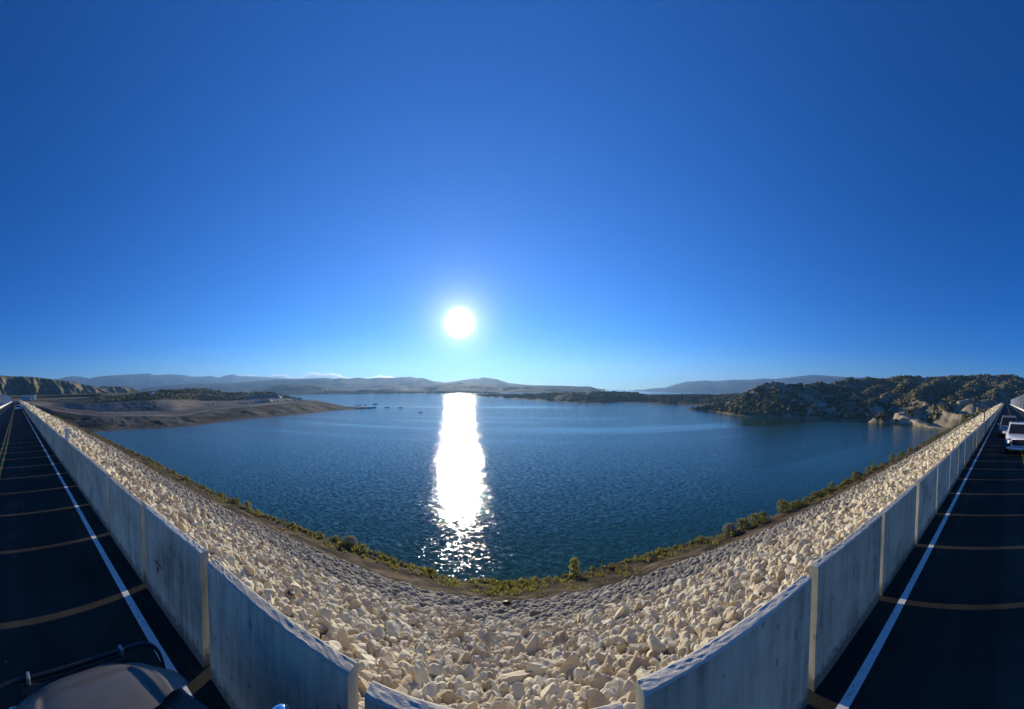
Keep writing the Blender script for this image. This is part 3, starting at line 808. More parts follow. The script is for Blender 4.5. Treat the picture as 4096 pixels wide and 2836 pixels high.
bush(2645, 2225, 'mid', 0.7, 'dark low scraggy shrub with a white stalk on the berm edge right of centre')
bush(968, 2010, 'round', 1.0, 'pale rounded shrub on the left berm edge beside a thin dry one')
bush(1008, 2035, 'tall', 1.0, 'thin dry upright shrub right of the pale rounded one on the left berm')
bush(890, 1985, 'mid', 0.9, 'low spreading shrub on the left berm edge')
bush(2440, 2270, 'mid', 0.6, 'low green shrub at the edge of the soil strip, right of the feathery one')
rr_ = [(3000, 2090), (3030, 2075), (3095, 2045), (3110, 2035), (3125, 2025), (3155, 2018), (3190, 2000), (3235, 1990), (3255, 1982), (3285, 1968), (3300, 1960), (3340, 1935), (3360, 1930), (3388, 1918), (3410, 1912), (3450, 1893), (3480, 1880), (3520, 1862), (3560, 1845), (3600, 1828), (3640, 1808)]
for k, (px, py) in enumerate(rr_):
    bush(px, py, random.choice(['tall', 'mid', 'round', 'tall']), random.uniform(0.95, 1.35) * (1 + max(0, px - 3300) * 0.001), 'olive feathery shrub in the row lining the right-hand berm edge', 'row of feathery shrubs on the right berm edge')
for k, (px, py) in enumerate([(600, 1843), (640, 1865), (690, 1895), (740, 1925), (820, 1960), (560, 1825)]):
    bush(px, py, random.choice(['tall', 'mid']), random.uniform(0.7, 1.0), 'small dry shrub in the sparse line along the far left berm edge', 'small dry shrubs on the left berm edge')
# grass tufts
def tuft_field(name, n, xr0, tr, m, seed, h, lab):
    r = np.random.default_rng(seed)
    s = r.uniform(-1, 1, n); Xt = np.sign(s) * (np.exp(np.abs(s) * math.log(1 + xr0 / 6)) - 1) * 6
    Tt = tr[0] + (tr[1] - tr[0]) * r.uniform(0, 1, n) ** 0.5
    keep = (fbm(Xt * 0.25, Tt * 9, 3, seed) + (Tt - tr[0]) / (tr[1] - tr[0]) * 0.8) > 0.35
    Xt, Tt = Xt[keep], Tt[keep]; n = len(Xt)
    Yt = frac_y(Xt, Tt); Zt = slope_z(Xt, Yt) + 0.35 * np.clip((Tt - 0.9) / 0.1, 0, 1) - 0.05
    VV, FF, off = [], [], 0
    for v in range(4):
        V, F = leaves(16, 0.16, 0.12, h, seed + v, 1.0); ii = np.arange(v, n, 4)
        sc = r.uniform(0.6, 1.5, len(ii)) * (1 + np.abs(Xt[ii]) * 0.008)
        W = V[None] * sc[:, None, None] + np.stack([Xt[ii], Yt[ii], Zt[ii]], -1)[:, None]
        VV.append(W.reshape(-1, 3)); FF.append((F[None] + (np.arange(len(ii)) * len(V))[:, None, None] + off).reshape(-1, 4)); off += len(ii) * len(V)
    o = add(name, mesh_np(name, np.concatenate(VV), np.concatenate(FF), m)); tag(o, lab, 'grass', kind='stuff')
tuft_field('dry_grass', 1500, 220, (0.78, 1.0), M['dry'], 71, 0.09, 'dry yellow grass scattered on the soil strip above the water')
tuft_field('green_grass', 1300, 220, (0.95, 1.005), M['green'], 72, 0.13, 'green grass fringe along the edge of the berm')

# ---------------------------------------------------------------- lofted hills from surveyed skylines
def loft(name, rows, x0, x1, step, subs, m, colfn, zn=0.0, gully=None, seed=0, kind='structure', smooth_px=0):
    """rows: list of polylines [(px,py,z)|(px,py,None,dist)], near to far; real distances, real thickness"""
    px = np.arange(x0, x1 + step, step, dtype=float)
    D, Z, AZ = [], [], None
    for row in rows:
        q = sorted(row, key=lambda p: p[0]); X_ = [p[0] for p in q]
        pts = [at_z(p[0], p[1], p[2]) if len(p) == 3 else at_d(p[0], p[1], p[3]) for p in q]
        D.append(np.interp(px, X_, [math.hypot(p[0], p[1]) for p in pts])); Z.append(np.interp(px, X_, [p[2] for p in pts]))
    if smooth_px:
        K = int(smooth_px / step); ker = np.hanning(2 * K + 3)[1:-1]; ker /= ker.sum()
        sm = lambda q: np.convolve(np.pad(q, K, mode='edge'), ker, 'valid')
        D = [sm(q) for q in D]; Z = [sm(q) for q in Z]
    for j in range(1, len(D)):
        nd_ = np.maximum(D[j], D[j - 1] + 4); Z[j] = CAMZ + (Z[j] - CAMZ) * nd_ / np.maximum(D[j], 1); D[j] = nd_
    dx, dy, _ = ray(px, np.full_like(px, 1570)); az = np.arctan2(dx, dy)
    dd, zz, tt = [], [], []
    for j in range(len(D) - 1):
        for k in range(subs[j]):
            f = k / subs[j]; dd.append(D[j] * (1 - f) + D[j + 1] * f); zz.append(Z[j] * (1 - f) + Z[j + 1] * f); tt.append(np.full_like(px, j + f))
    dd.append(D[-1]); zz.append(Z[-1]); tt.append(np.full_like(px, len(D) - 1.0))
    dd, zz, tt = np.array(dd).T, np.array(zz).T, np.array(tt).T
    A = az[:, None].repeat(dd.shape[1], 1)
    x, y = dd * np.sin(A), dd * np.cos(A)
    if gully: dd, zz = gully(A, dd, zz, tt, x, y); x, y = dd * np.sin(A), dd * np.cos(A)
    if zn: zz = zz + zn * fbm(x / 25, y / 25, 5, seed)
    col = colfn(px[:, None].repeat(dd.shape[1], 1), tt, x, y, zz)
    o = add(name, mesh_np(name, np.stack([x, y, zz], -1).reshape(-1, 3), grid_faces(*dd.shape)[:, ::-1], m, True, col.reshape(-1, 3)))
    tag(o, kind=kind)
    return px, dd, zz, tt, x, y

def mixc(a, b, f): return np.array(a) * (1 - f[..., None]) + np.array(b) * f[..., None]
def mount(name, sky_, d0, d1, base_y, x0, x1, col, seed, zb=-30, amp=0.25, freq=1.0, step=3.0, col2=None):
    rows = [[(x, base_y, None, d0) for x in (x0, x1)], [(x, y, None, d1) for x, y in sky_]]
    rows[0] = [(x, base_y, None, d0) for x in (x0, x1)]
    back = [(x, y, None, d1) for x, y in sky_]
    H = {}
    def gul(A, dd, zz, tt, x, y):
        f = tt / 1.0
        top = zz[:, -1:].copy(); zlow = zb
        s = np.clip(f, 0, 1)
        prof = s ** 0.8
        zz = zlow + (top - zlow) * prof
        q_ = d1 * 0.085 / freq; ww = 0.6 * fbm(x / q_, y / q_, 3, seed + 7); rg = ridged(x / q_ + ww, y / q_ + ww, 5, seed)
        w_ = np.sin(np.pi * np.clip(s, 0, 1)) ** 0.7
        zz = zz + (rg - 0.62) * amp * (top - zlow) * w_ * 2
        return dd, zz
    def colf(PX, tt, x, y, z):
        n = np.clip(fbm(x / (d1 * .02), y / (d1 * .02), 4, seed) * 0.8 + 0.5, 0, 1)
        return mixc(col, col2 or tuple(c * 1.5 for c in col), n)
    px, dd, zz, tt, x, y = loft(name, rows, x0, x1, step, [26], M['mount'], colf, gully=gul, seed=seed)
    # far side: fall away behind the skyline
    A = np.arctan2(x[:, -1], y[:, -1]); V = []
    c = np.stack([x[:, -1], y[:, -1], zz[:, -1]], -1); b = np.stack([np.sin(A) * d1 * 1.12, np.cos(A) * d1 * 1.12, np.full(len(A), float(zb))], -1)
    V = np.stack([c, b], 1).reshape(-1, 3)
    o = add(name, mesh_np(name, V, grid_faces(len(A), 2)[:, ::-1], M['mount'], True, np.tile(col, (len(V), 1)))); tag(o, kind='structure')

G1 = (0.018, 0.026, 0.018)
mount('far_mountains', [(-60, 1530), (150, 1525), (214, 1517.7), (244, 1514), (271, 1507), (301, 1504.5), (323, 1506), (361, 1514), (391, 1506), (432, 1502.6), (489, 1499), (545, 1496), (600, 1493), (617, 1500), (687, 1497), (734, 1498.6), (765, 1506), (817, 1506), (843, 1503), (878, 1510), (904, 1502), (932, 1497), (960, 1504), (1034, 1506), (1142, 1513), (1300, 1520), (1450, 1530)],
      5200, 7400, 1565, 150, 1450, G1, 11, zb=-36, amp=0.2)
mount('mountains', [(560, 1556), (600, 1547.6), (730, 1537), (869, 1533), (947, 1532), (1012, 1526), (1060, 1521.6), (1116, 1516), (1164, 1515), (1251, 1514), (1303, 1511.6), (1333, 1515), (1363, 1511.6), (1403, 1514), (1433, 1510), (1472, 1514), (1515, 1511.6), (1560, 1511), (1604, 1508.5), (1643, 1507), (1665, 1511.6), (1695, 1511.6), (1717, 1519.4), (1736, 1525), (1760, 1527), (1782, 1530), (1812, 1526), (1860, 1519), (1899, 1514), (1912, 1515), (1930, 1508.6), (1955, 1512), (1986, 1516), (2012, 1524.6), (2034, 1531.6), (2094, 1538), (2151, 1543), (2250, 1548), (2420, 1556)],
      2600, 3900, 1565, 560, 2420, G1, 12, zb=-34, amp=0.2)
mount('far_mountains', [(2480, 1570), (2515, 1565), (2543, 1559), (2570, 1559), (2608, 1553), (2660, 1550.6), (2686, 1542), (2738, 1527), (2782, 1524), (2825, 1521), (2855, 1524.6), (2929, 1519), (3007, 1518.5), (3051, 1514), (3094, 1516), (3163, 1508.6), (3246, 1498.6), (3289, 1501), (3354, 1506), (3400, 1508.6), (3520, 1512), (3700, 1530)],
      4200, 6200, 1575, 2480, 3700, G1, 13, zb=-36, amp=0.2)
mount('foothills', [(1000, 1560), (1069, 1552), (1100, 1543), (1129, 1537), (1264, 1538), (1290, 1544), (1311, 1552), (1400, 1555), (1480, 1553), (1511, 1550), (1546, 1540), (1600, 1541), (1635, 1552), (1680, 1548), (1720, 1540), (1760, 1536), (1850, 1537), (1960, 1541), (2096, 1541), (2200, 1542), (2260, 1543), (2324, 1546), (2359, 1545.5), (2380, 1552), (2402, 1563), (2440, 1568)],
      1700, 2300, 1575, 1000, 2440, (0.02, 0.028, 0.014), 14, zb=-30, amp=0.22, freq=1.5)
mount('foothills', [(2480, 1582), (2560, 1576), (2704, 1577), (2812, 1575), (2856, 1580), (2942, 1572), (3020, 1577), (3100, 1590)],
      1300, 1700, 1585, 2480, 3100, (0.025, 0.034, 0.016), 18, zb=-30, amp=0.3, freq=2)

def low_hills(name, shore, crest, extra, x0, x1, seed, sub=14):
    rows = [[(x, y, WATER - 1.0) for x, y in shore], [(x, y, None, math.hypot(*at_z(x, float(np.interp(x, [s[0] for s in shore], [s[1] for s in shore])), WATER)[:2]) + extra) for x, y in crest]]
    rows.append([(p[0], p[1] + 25, None, p[3] + extra * 0.6) for p in rows[1]])
    def gul(A, dd, zz, tt, x, y):
        s = np.clip(tt, 0, 1); w_ = np.sin(np.pi * s) ** 0.8
        z1 = zz + (ridged(x / 70, y / 70, 4, seed) - 0.62) * 16 * w_ + fbm(x / 18, y / 18, 4, seed + 1) * 2.0 * w_
        zz = np.where(tt <= 1, np.maximum(z1, WATER - 1 + tt * 2), zz); return dd, zz
    def colf(PX, tt, x, y, z):
        n = np.clip(fbm(x / 40, y / 40, 4, seed) * 1.2 + 0.5, 0, 1); c = mixc((0.035, 0.042, 0.017), (0.085, 0.078, 0.038), n)
        sh = np.clip(1 - (z - WATER) / 3.0, 0, 1); return c * (1 - sh[..., None]) + np.array((0.15, 0.12, 0.07)) * sh[..., None]
    return loft(name, rows, x0, x1, 2.5, [sub * 2, 4], M['hill'], colf, gully=gul, seed=seed)
lowA = low_hills('low_hills', [(1869, 1586), (1900, 1588), (2021, 1595), (2151, 1605), (2324, 1617), (2411, 1619), (2420, 1615), (2500, 1613), (2573, 1617), (2660, 1623.5), (2800, 1628), (3040, 1638)],
          [(1869, 1584.5), (1934, 1580), (2021, 1577), (2151, 1573), (2237, 1572.5), (2340, 1571), (2411, 1568), (2450, 1568), (2474, 1568), (2521, 1570), (2552, 1572.5), (2582, 1578), (2643, 1579), (2704, 1581), (2812, 1580), (2860, 1582), (2950, 1578), (3040, 1580)],
          230, 1869, 3040, 31)
lowB = low_hills('low_hills', [(1205, 1579), (1300, 1578), (1600, 1576.5), (1760, 1576), (1880, 1576), (2000, 1578)],
          [(1205, 1578.5), (1242, 1564.5), (1330, 1566), (1411, 1566), (1446, 1560), (1507, 1563), (1560, 1566), (1600, 1569), (1680, 1568), (1760, 1566), (1880, 1570), (2000, 1572)],
          260, 1205, 2000, 32)

# left cliffs
def cliff(name, crest, base, d0, d1, x0, x1, seed, amp, freq):
    rows = [[(x, y, None, d0) for x, y in base], [(x, y, None, d1) for x, y in crest], [(x, y + 60, None, d1 * 1.2) for x, y in crest]]
    def gul(A, dd, zz, tt, x, y):
        s = np.clip(tt, 0, 1); w_ = np.sin(np.pi * s ** 1.2)
        rg = ridged(A * freq + 1.1 * s + 0.25 * fbm(x / 60, y / 60, 3, seed), s * 0.9, 4, seed)
        dd = np.where(tt <= 1, dd - (rg - 0.55) * amp * w_, dd)
        steep = s ** 1.6
        z0 = zz[:, :1]; zt = zz[:, 24:25]
        zz = np.where(tt <= 1, z0 + (zt - z0) * (0.35 * s + 0.65 * np.clip((s - 0.25) / 0.6, 0, 1) ** 0.9 * (1 - 0.0)) + fbm(x / 12, y / 12, 4, seed) * 1.5 * w_, zz)
        return dd, zz
    def colf(PX, tt, x, y, z):
        n = np.clip(fbm(x / 30, y / 30, 4, seed) * 1.2 + 0.45, 0, 1); s = np.clip(tt, 0, 1)
        veg = mixc((0.08, 0.09, 0.035), (0.17, 0.15, 0.07), n)
        roc = np.array((0.32, 0.25, 0.17)); k = np.clip((np.sin(np.pi * s) - 0.55) * 2, 0, 1) * np.clip(fbm(x / 25, y / 25, 4, seed + 3) * 2.0, 0, 0.8)
        return veg * (1 - k[..., None]) + roc * k[..., None]
    loft(name, rows, x0, x1, 2.0, [24, 3], M['hill'], colf, gully=gul, seed=seed)
cliff('hills', [(-120, 1497), (0, 1501), (40, 1504), (75, 1506), (113, 1506), (150, 1509), (188, 1514.7), (263, 1523), (320, 1534.6), (376, 1546), (395, 1551.5), (430, 1566)],
      [(-120, 1592), (0, 1590), (100, 1588), (200, 1584), (300, 1580), (430, 1574)], 720, 1000, -120, 430, 41, 150, 30)
cliff('hills', [(380, 1556), (398, 1548), (413, 1544), (450, 1546), (485, 1546), (500, 1544), (530, 1552), (556, 1563), (600, 1568)],
      [(380, 1576), (480, 1574), (600, 1572)], 900, 1150, 380, 600, 42, 90, 50)

def plain_col(PX, tt, x, y, z):
    n = np.clip(fbm(x / 40, y / 40, 4, 61) * 1.4 + 0.5, 0, 1); return mixc((0.09, 0.09, 0.04), (0.20, 0.16, 0.10), n)
loft('plain', [[(-140, 1612, None, 500), (80, 1611, None, 520), (600, 1606, None, 620)], [(-140, 1590, None, 800), (100, 1586, None, 800), (300, 1578, None, 820), (430, 1573, None, 850), (600, 1568, None, 950)]], -140, 600, 4.0, [14], M['hill'], plain_col, zn=1.0, seed=60)
# left bank with its terraces
RB = [
 [(-60, 1608, None, 740), (40, 1607, None, 700), (100, 1619, -6), (150, 1645, -12), (200, 1672, -18), (300, 1720, -25), (370, 1736, WATER - .6), (451, 1728, WATER - .6), (600, 1720, WATER - .6), (730, 1712, WATER - .6), (817, 1704, WATER - .6), (904, 1691, WATER - .6), (990, 1680, WATER - .6), (1120, 1669, WATER - .6), (1229, 1659.5, WATER - .6), (1316, 1647, WATER - .6), (1402, 1641, WATER - .6), (1468, 1637, WATER - .6), (1504, 1631.5, WATER - .4)],
 [(-60, 1606, None, 760), (40, 1605, None, 740), (100, 1613, -3.5), (200, 1640, -11), (323, 1657, -16), (413, 1664, -17), (600, 1662, -17.5), (708, 1664, -19), (760, 1657, -18.8), (795, 1647, -18), (860, 1636, -16.8), (990, 1625.5, -15.5), (1099, 1615, -15), (1207, 1606.5, -14.5), (1272, 1606, -15.5), (1337, 1617, -19.3), (1381, 1626, -22), (1440, 1629, -23.4), (1504, 1630.5, WATER + .5)],
 [(-60, 1603, None, 880), (40, 1603, None, 860), (100, 1608, -1.8), (200, 1622, -8.5), (323, 1640, -14), (451, 1649, -17), (600, 1645, -17), (700, 1648, -18), (740, 1641, -17.5), (800, 1625, -16), (925, 1612, -14.5), (1050, 1606, -14), (1150, 1600, -13.5), (1207, 1601.5, -14), (1272, 1604, -15.2), (1337, 1616.3, -19.3), (1381, 1625.6, -22), (1440, 1628.6, -23.6), (1504, 1630.2, WATER)],
 [(-60, 1600, None, 930), (40, 1600, None, 900), (100, 1603, 0), (200, 1606, -3.2), (320, 1619, -8), (451, 1608, -5.8), (600, 1600, -4.8), (643, 1597.5, -4.6), (700, 1598, -5.8), (740, 1600, -8), (795, 1602, -11), (850, 1604, -12.5), (925, 1603, -13), (1050, 1597, -12.5), (1150, 1592, -12.5), (1207, 1600, -13.5), (1272, 1603.5, -15.2), (1337, 1616, -19.4), (1381, 1625.4, -22.2), (1440, 1628.4, -24), (1504, 1630, WATER - .4)],
 [(-60, 1597, None, 980), (40, 1598, None, 960), (100, 1600, None, 700), (200, 1598, None, 680), (300, 1594, None, 650), (400, 1588, None, 620), (500, 1582, None, 600), (600, 1567, None, 560), (700, 1562, None, 560), (787, 1556, None, 620), (843, 1560, None, 660), (900, 1570, None, 680), (1025, 1572, None, 680), (1073, 1567, None, 680), (1099, 1576, None, 680), (1142, 1588, None, 670), (1177, 1594, None, 640), (1207, 1600.5, None, 560), (1272, 1604.5, None, 500), (1337, 1617.5, None, 460), (1381, 1626.5, None, 460), (1504, 1631.5, None, 470)],
]
RB.append([(p[0], p[1] + 60, None, (p[3] if len(p) > 3 else 500) + 120) for p in RB[-1]])
def lb_gul(A, dd, zz, tt, x, y):
    w1 = np.sin(np.pi * np.clip(tt, 0, 1)) ; rg = ridged(x / 16 + 0.8 * fbm(x / 9, y / 9, 3, 58), y / 16, 4, 51)
    dd = dd + np.where(tt < 1, (rg - 0.6) * -5 * w1, 0)
    zz = zz + np.where(tt < 1, w1 * fbm(x / 9, y / 9, 4, 52) * 1.1, 0)
    w3 = ((tt > 2) & (tt < 3)) * np.sin(np.pi * np.clip(tt - 2, 0, 1)); rg2 = ridged(x / 9, y / 9, 3, 53)
    dd = dd - w3 * (rg2 - 0.5) * 4
    w4 = np.clip(tt - 3, 0, 1) * (tt <= 4); st = fbm(x / 30, y / 30, 4, 54)
    zz = zz + w4 * (1 - np.clip((tt - 3.8) / .2, 0, 1)) * st * 2.2
    zz = zz + ((tt >= 1) & (tt <= 2)) * fbm(x / 14, y / 14, 3, 56) * 0.35
    return dd, zz
def lb_col(PX, tt, x, y, z):
    n = np.clip(fbm(x / 22, y / 22, 5, 55) * 2.2 + 0.5, 0, 1); n2 = np.clip(fbm(x / 60, y / 60, 3, 57) * 1.6 + 0.5, 0, 1)
    c = mixc((0.055, 0.048, 0.031), (0.16, 0.135, 0.085), n)
    low = np.clip(1 - tt / 0.28, 0, 1) * (tt < 1); c = c * (1 - low[..., None]) + np.array((0.20, 0.155, 0.10)) * low[..., None]
    fl = (tt >= 0.97) & (tt <= 2.02); pl = mixc((0.12, 0.11, 0.078), (0.21, 0.19, 0.14), n2)
    west = fl & (PX < 480); dk = mixc((0.10, 0.085, 0.075), (0.16, 0.13, 0.10), n2)
    c = np.where(fl[..., None], pl, c); c = np.where((west & (n2 < 0.62))[..., None], dk, c)
    road = np.exp(-((tt - 1.02) / 0.05) ** 2) * (PX > 200); c = c * (1 - road[..., None]) + np.array((0.36, 0.31, 0.25)) * road[..., None]
    cut = (tt > 2.02) & (tt < 3.0); gc = mixc((0.14, 0.12, 0.085), (0.22, 0.19, 0.14), n); c = np.where(cut[..., None], gc, c)
    bench = np.exp(-((tt - 2.5) / 0.05) ** 2) * cut; c = c * (1 - bench[..., None]) + np.array((0.25, 0.22, 0.18)) * bench[..., None]
    vg = tt >= 3.0; vc = mixc((0.03, 0.038, 0.014), (0.075, 0.072, 0.032), n)
    tr = np.exp(-((tt - 3.5) / 0.05) ** 2); vc = vc * (1 - tr[..., None]) + np.array((0.17, 0.15, 0.11)) * tr[..., None]
    c = np.where(vg[..., None], vc, c)
    tip = (PX > 1190) & (tt > 0.9); tc = mixc((0.09, 0.075, 0.05), (0.15, 0.125, 0.085), n); c = np.where(tip[..., None], tc, c)
    return c
lb = loft('left_bank', RB, -60, 1504, 2.5, [26, 12, 16, 30, 4], M['land'], lb_col, gully=lb_gul, seed=50, smooth_px=28)

# right-hand hills: ridge-line height field
def node(px, py, d): return at_d(px, py, d)
ridges = [  # (points, side slope, roughness)
 ([(2690, 1634, 462), (2842, 1616, 450), (2899, 1603, 445), (2964, 1588, 440), (3007, 1569, 435), (3051, 1547, 430), (3111, 1532, 430), (3159, 1539, 440), (3203, 1541, 470), (3247, 1534, 520), (3309, 1532, 560)], 0.62),
 ([(3111, 1532, 430), (3155, 1570, 405), (3215, 1612, 385), (3270, 1640, 365), (3330, 1682, 346)], 0.85),
 ([(3090, 1545, 425), (3075, 1600, 395), (3055, 1652, 364)], 1.0),
 ([(3007, 1569, 435), (2975, 1620, 400), (2960, 1652, 385)], 1.0),
 ([(3160, 1575, 405), (3150, 1630, 375), (3165, 1664, 358)], 1.0),
 ([(3247, 1534, 520), (3309, 1532, 590), (3363, 1526, 640), (3402, 1516, 680), (3472, 1510, 720), (3534, 1506, 740), (3628, 1504, 760), (3667, 1510, 760), (3764, 1505, 800), (3861, 1501, 850), (3958, 1496, 900), (4036, 1500, 950), (4096, 1510, 1000), (4200, 1515, 1000), (4300, 1520, 1000)], 0.45),
 ([(3402, 1516, 680), (3350, 1556, 560), (3310, 1585, 490), (3300, 1608, 440)], 0.62),
 ([(3534, 1532, 650), (3433, 1574, 520), (3375, 1600, 450), (3325, 1622, 405), (3395, 1640, 375), (3408, 1682, 344)], 0.62),
 ([(3628, 1508, 740), (3589, 1560, 560), (3510, 1592, 470), (3472, 1606, 425), (3440, 1650, 370)], 0.66),
 ([(3764, 1505, 800), (3725, 1532, 620), (3667, 1570, 500), (3655, 1582, 460)], 0.55),
 ([(3655, 1590, 450), (3705, 1606, 415), (3660, 1632, 372), (3644, 1655, 350)], 0.8),
 ([(3686, 1618, 400), (3760, 1625, 372), (3830, 1640, 340), (3870, 1655, 320)], 0.8),
 ([(3900, 1520, 760), (3860, 1560, 620), (3800, 1590, 500)], 0.5),
 ([(4040, 1515, 900), (3990, 1560, 680), (3900, 1580, 560), (3840, 1598, 500)], 0.45),
 ([(3480, 1690, 336), (3512, 1662, 336), (3545, 1650, 340), (3580, 1660, 342), (3600, 1685, 338)], 0.8),
 ([(3915, 1608, 500), (3945, 1592, 535), (3966, 1587, 555), (3992, 1592, 590)], 0.6),
 ([(3880, 1625, 420), (3930, 1606, 440), (3960, 1610, 420)], 0.7),
 ([(4060, 1575, 700), (4096, 1560, 760), (4200, 1540, 800), (4300, 1550, 800)], 0.4),
]
flats = [([(3600, 1650, 352), (3625, 1662, 345), (3660, 1677, 335), (3700, 1693, 318), (3740, 1706, 308), (3790, 1715, 300)], 4.0),
         ([(3640, 1645, 372), (3600, 1652, 354)], 4.0),
         ([(3838, 1604, 455), (3880, 1596, 470), (3939, 1592, 480)], 3.0)]
def seg_dist(x, y, a, b):
    ax, ay, az_ = a; bx, by, bz = b; L2 = (bx - ax) ** 2 + (by - ay) ** 2 + 1e-6
    t = np.clip(((x - ax) * (bx - ax) + (y - ay) * (by - ay)) / L2, 0, 1)
    return np.hypot(x - ax - t * (bx - ax), y - ay - t * (by - ay)), az_ + t * (bz - az_)
def right_h(x, y, detail=True):
    wx = x + 9 * fbm(x / 35, y / 35, 3, 81); wy = y + 9 * fbm(x / 35, y / 35, 3, 82)
    r = np.hypot(x, y)
    azr = np.degrees(np.arctan2(x, y)); h = -36 + np.clip((azr - 50) / 14, 0, 1) * np.clip(0.10 * (r - 320), 0, 34)
    rough = (ridged(x / 48, y / 48, 4, 83) - 0.6) * 1.35
    for pts, sl in ridges:
        P = [(lambda n_: (n_[0], n_[1], n_[2] - 3.0))(node(*p)) for p in pts]
        best = np.full_like(x, -99.0)
        for a, b in zip(P[:-1], P[1:]):
            d, z = seg_dist(wx, wy, a, b)
            best = np.maximum(best, z - sl * np.maximum(d - 2, 0) ** 0.97 )
        h = np.maximum(h, best)
    amp = np.clip((h - WATER) / 14, 0, 1)
    h = h + rough * 9 * amp + fbm(x / 9, y / 9, 4, 84) * 1.8 * amp
    for pts, w_ in flats:
        P = [node(*p) for p in pts]
        for a, b in zip(P[:-1], P[1:]):
            d, z = seg_dist(x, y, a, b); k = np.clip(1 - (d - w_) / 5.0, 0, 1); k = k * k * (3 - 2 * k)
            h = h * (1 - k) + z * k
    # keep clear of the dam and of the road that leaves it
    k = np.clip(1 - (np.abs(y + 2) - 10) / 12, 0, 1) * (x > 380) * np.clip((600 - x) / 60, 0, 1); h = h * (1 - k) + np.minimum(h, -0.4) * k
    dam = (x < 500) & (y < 90); h = np.where(dam, np.minimum(h, np.interp(y, [-80, 2, 27, 60, 90], [-1.5, -1.2, -11.5, 10, 60])), h)
    return h
def road_mask(x, y):
    m = np.zeros_like(x)
    for pts, w_ in flats:
        P = [node(*p) for p in pts]
        for a, b in zip(P[:-1], P[1:]):
            d, z = seg_dist(x, y, a, b); m = np.maximum(m, np.clip(1 - (d - w_ * .8) / 2, 0, 1))
    return m
az = np.radians(np.linspace(27, 106, 800)); rr = np.geomspace(268, 1150, 330)
A, RR = np.meshgrid(az, rr, indexing='ij'); x, y = RR * np.sin(A), RR * np.cos(A)
h = right_h(x, y)
gy = np.gradient(h, axis=1) / np.gradient(RR, axis=1); gx = np.gradient(h, axis=0) / (np.gradient(A, axis=0) * RR)
sl = np.hypot(gx, gy)
n = np.clip(fbm(x / 25, y / 25, 5, 85) * 1.2 + 0.5, 0, 1)
c = mixc((0.11, 0.10, 0.05), (0.26, 0.22, 0.13), n)
k = np.clip((sl - 0.62) * 3.0, 0, 1) * np.clip((55 - (h - WATER)) / 30, 0.15, 1) * np.clip(fbm(x / 16, y / 16, 3, 86) * 2 + 0.8, 0, 1)
c = c * (1 - k[..., None]) + np.array((0.42, 0.35, 0.24)) * k[..., None]
sh = np.clip(1 - (h - WATER) / 2.5, 0, 1); c = c * (1 - sh[..., None]) + np.array((0.22, 0.18, 0.12)) * sh[..., None]
rm = road_mask(x, y); c = c * (1 - rm[..., None]) + np.array((0.42, 0.37, 0.28)) * rm[..., None]
def cutface(px, py, d, rad):
    X_, Y_, _ = node(px, py, d); return np.clip(1.4 - np.hypot(x - X_, y - Y_) / rad, 0, 1)
for cf in ((3750, 1685, 318, 18), (3730, 1680, 325, 14), (3900, 1600, 445, 22), (3990, 1600, 480, 20), (3860, 1610, 430, 16), (3830, 1655, 340, 14)):
    q = cutface(*cf) * np.clip(0.75 + 0.8 * fbm(x / 7, y / 7, 4, 87), 0.1, 1); c = c * (1 - q[..., None]) + np.array((0.27, 0.23, 0.15)) * q[..., None]
o = add('right_hills', mesh_np('right_hills', np.stack([x, y, h], -1).reshape(-1, 3), grid_faces(*x.shape)[:, ::-1], M['hill'], True, c.reshape(-1, 3))); tag(o, kind='structure')
RH = (x, y, h, sl, rm, k)

# scrub woods: leafy clumps with gaps
def clump_shapes(n, seed):
    out = []
    for s in range(n):
        r = np.random.default_rng(seed + s); V, F = ICO[1]
        V = V * r.uniform(0.62, 1.25, len(V))[:, None] * np.array([1, 1, 0.72])
        V2, F2 = ICO[1]; o2 = r.normal(0, 0.6, 3) * np.array([1, 1, 0.3]); V2 = V2 * r.uniform(0.5, 1.2, len(V2))[:, None] * 0.6 + o2
        out.append((np.concatenate([V, V2]), np.concatenate([F, F2 + len(V)])))
    return out
CL = clump_shapes(8, 900)
def woods(name, P, S, lab, seed):
    r = np.random.default_rng(seed); VV, FF, off = [], [], 0
    rot = r.uniform(0, 6.28, len(P)); ca, sa = np.cos(rot), np.sin(rot)
    for v, (V, F) in enumerate(CL):
        ii = np.arange(v, len(P), len(CL))
        if not len(ii): continue
        W = np.stack([V[None, :, 0] * ca[ii][:, None] - V[None, :, 1] * sa[ii][:, None], V[None, :, 0] * sa[ii][:, None] + V[None, :, 1] * ca[ii][:, None], V[None, :, 2].repeat(len(ii), 0)], -1)
        W = W * S[ii][:, None, None] + P[ii][:, None]
        VV.append(W.reshape(-1, 3)); FF.append((F[None] + (np.arange(len(ii)) * len(V))[:, None, None] + off).reshape(-1, 3)); off += len(ii) * len(V)
    o = add(name, mesh_np(name, np.concatenate(VV), np.concatenate(FF), M['scrub'])); tag(o, lab, 'woods', kind='stuff')
def sample(x, y, z, ok, n, seed):
    r = np.random.default_rng(seed); i = r.integers(0, x.shape[0] - 1, n * 3); j = r.integers(0, x.shape[1] - 1, n * 3)
    g = ok[i, j]; i, j = i[g][:n], j[g][:n]; fi, fj = r.uniform(0, 1, len(i)), r.uniform(0, 1, len(i))
    L = lambda q: (q[i, j] * (1 - fi) + q[i + 1, j] * fi) * (1 - fj) + (q[i, j + 1] * (1 - fi) + q[i + 1, j + 1] * fi) * fj
    return np.stack([L(x), L(y), L(z)], -1)
x, y, h, sl, rm, kk = RH
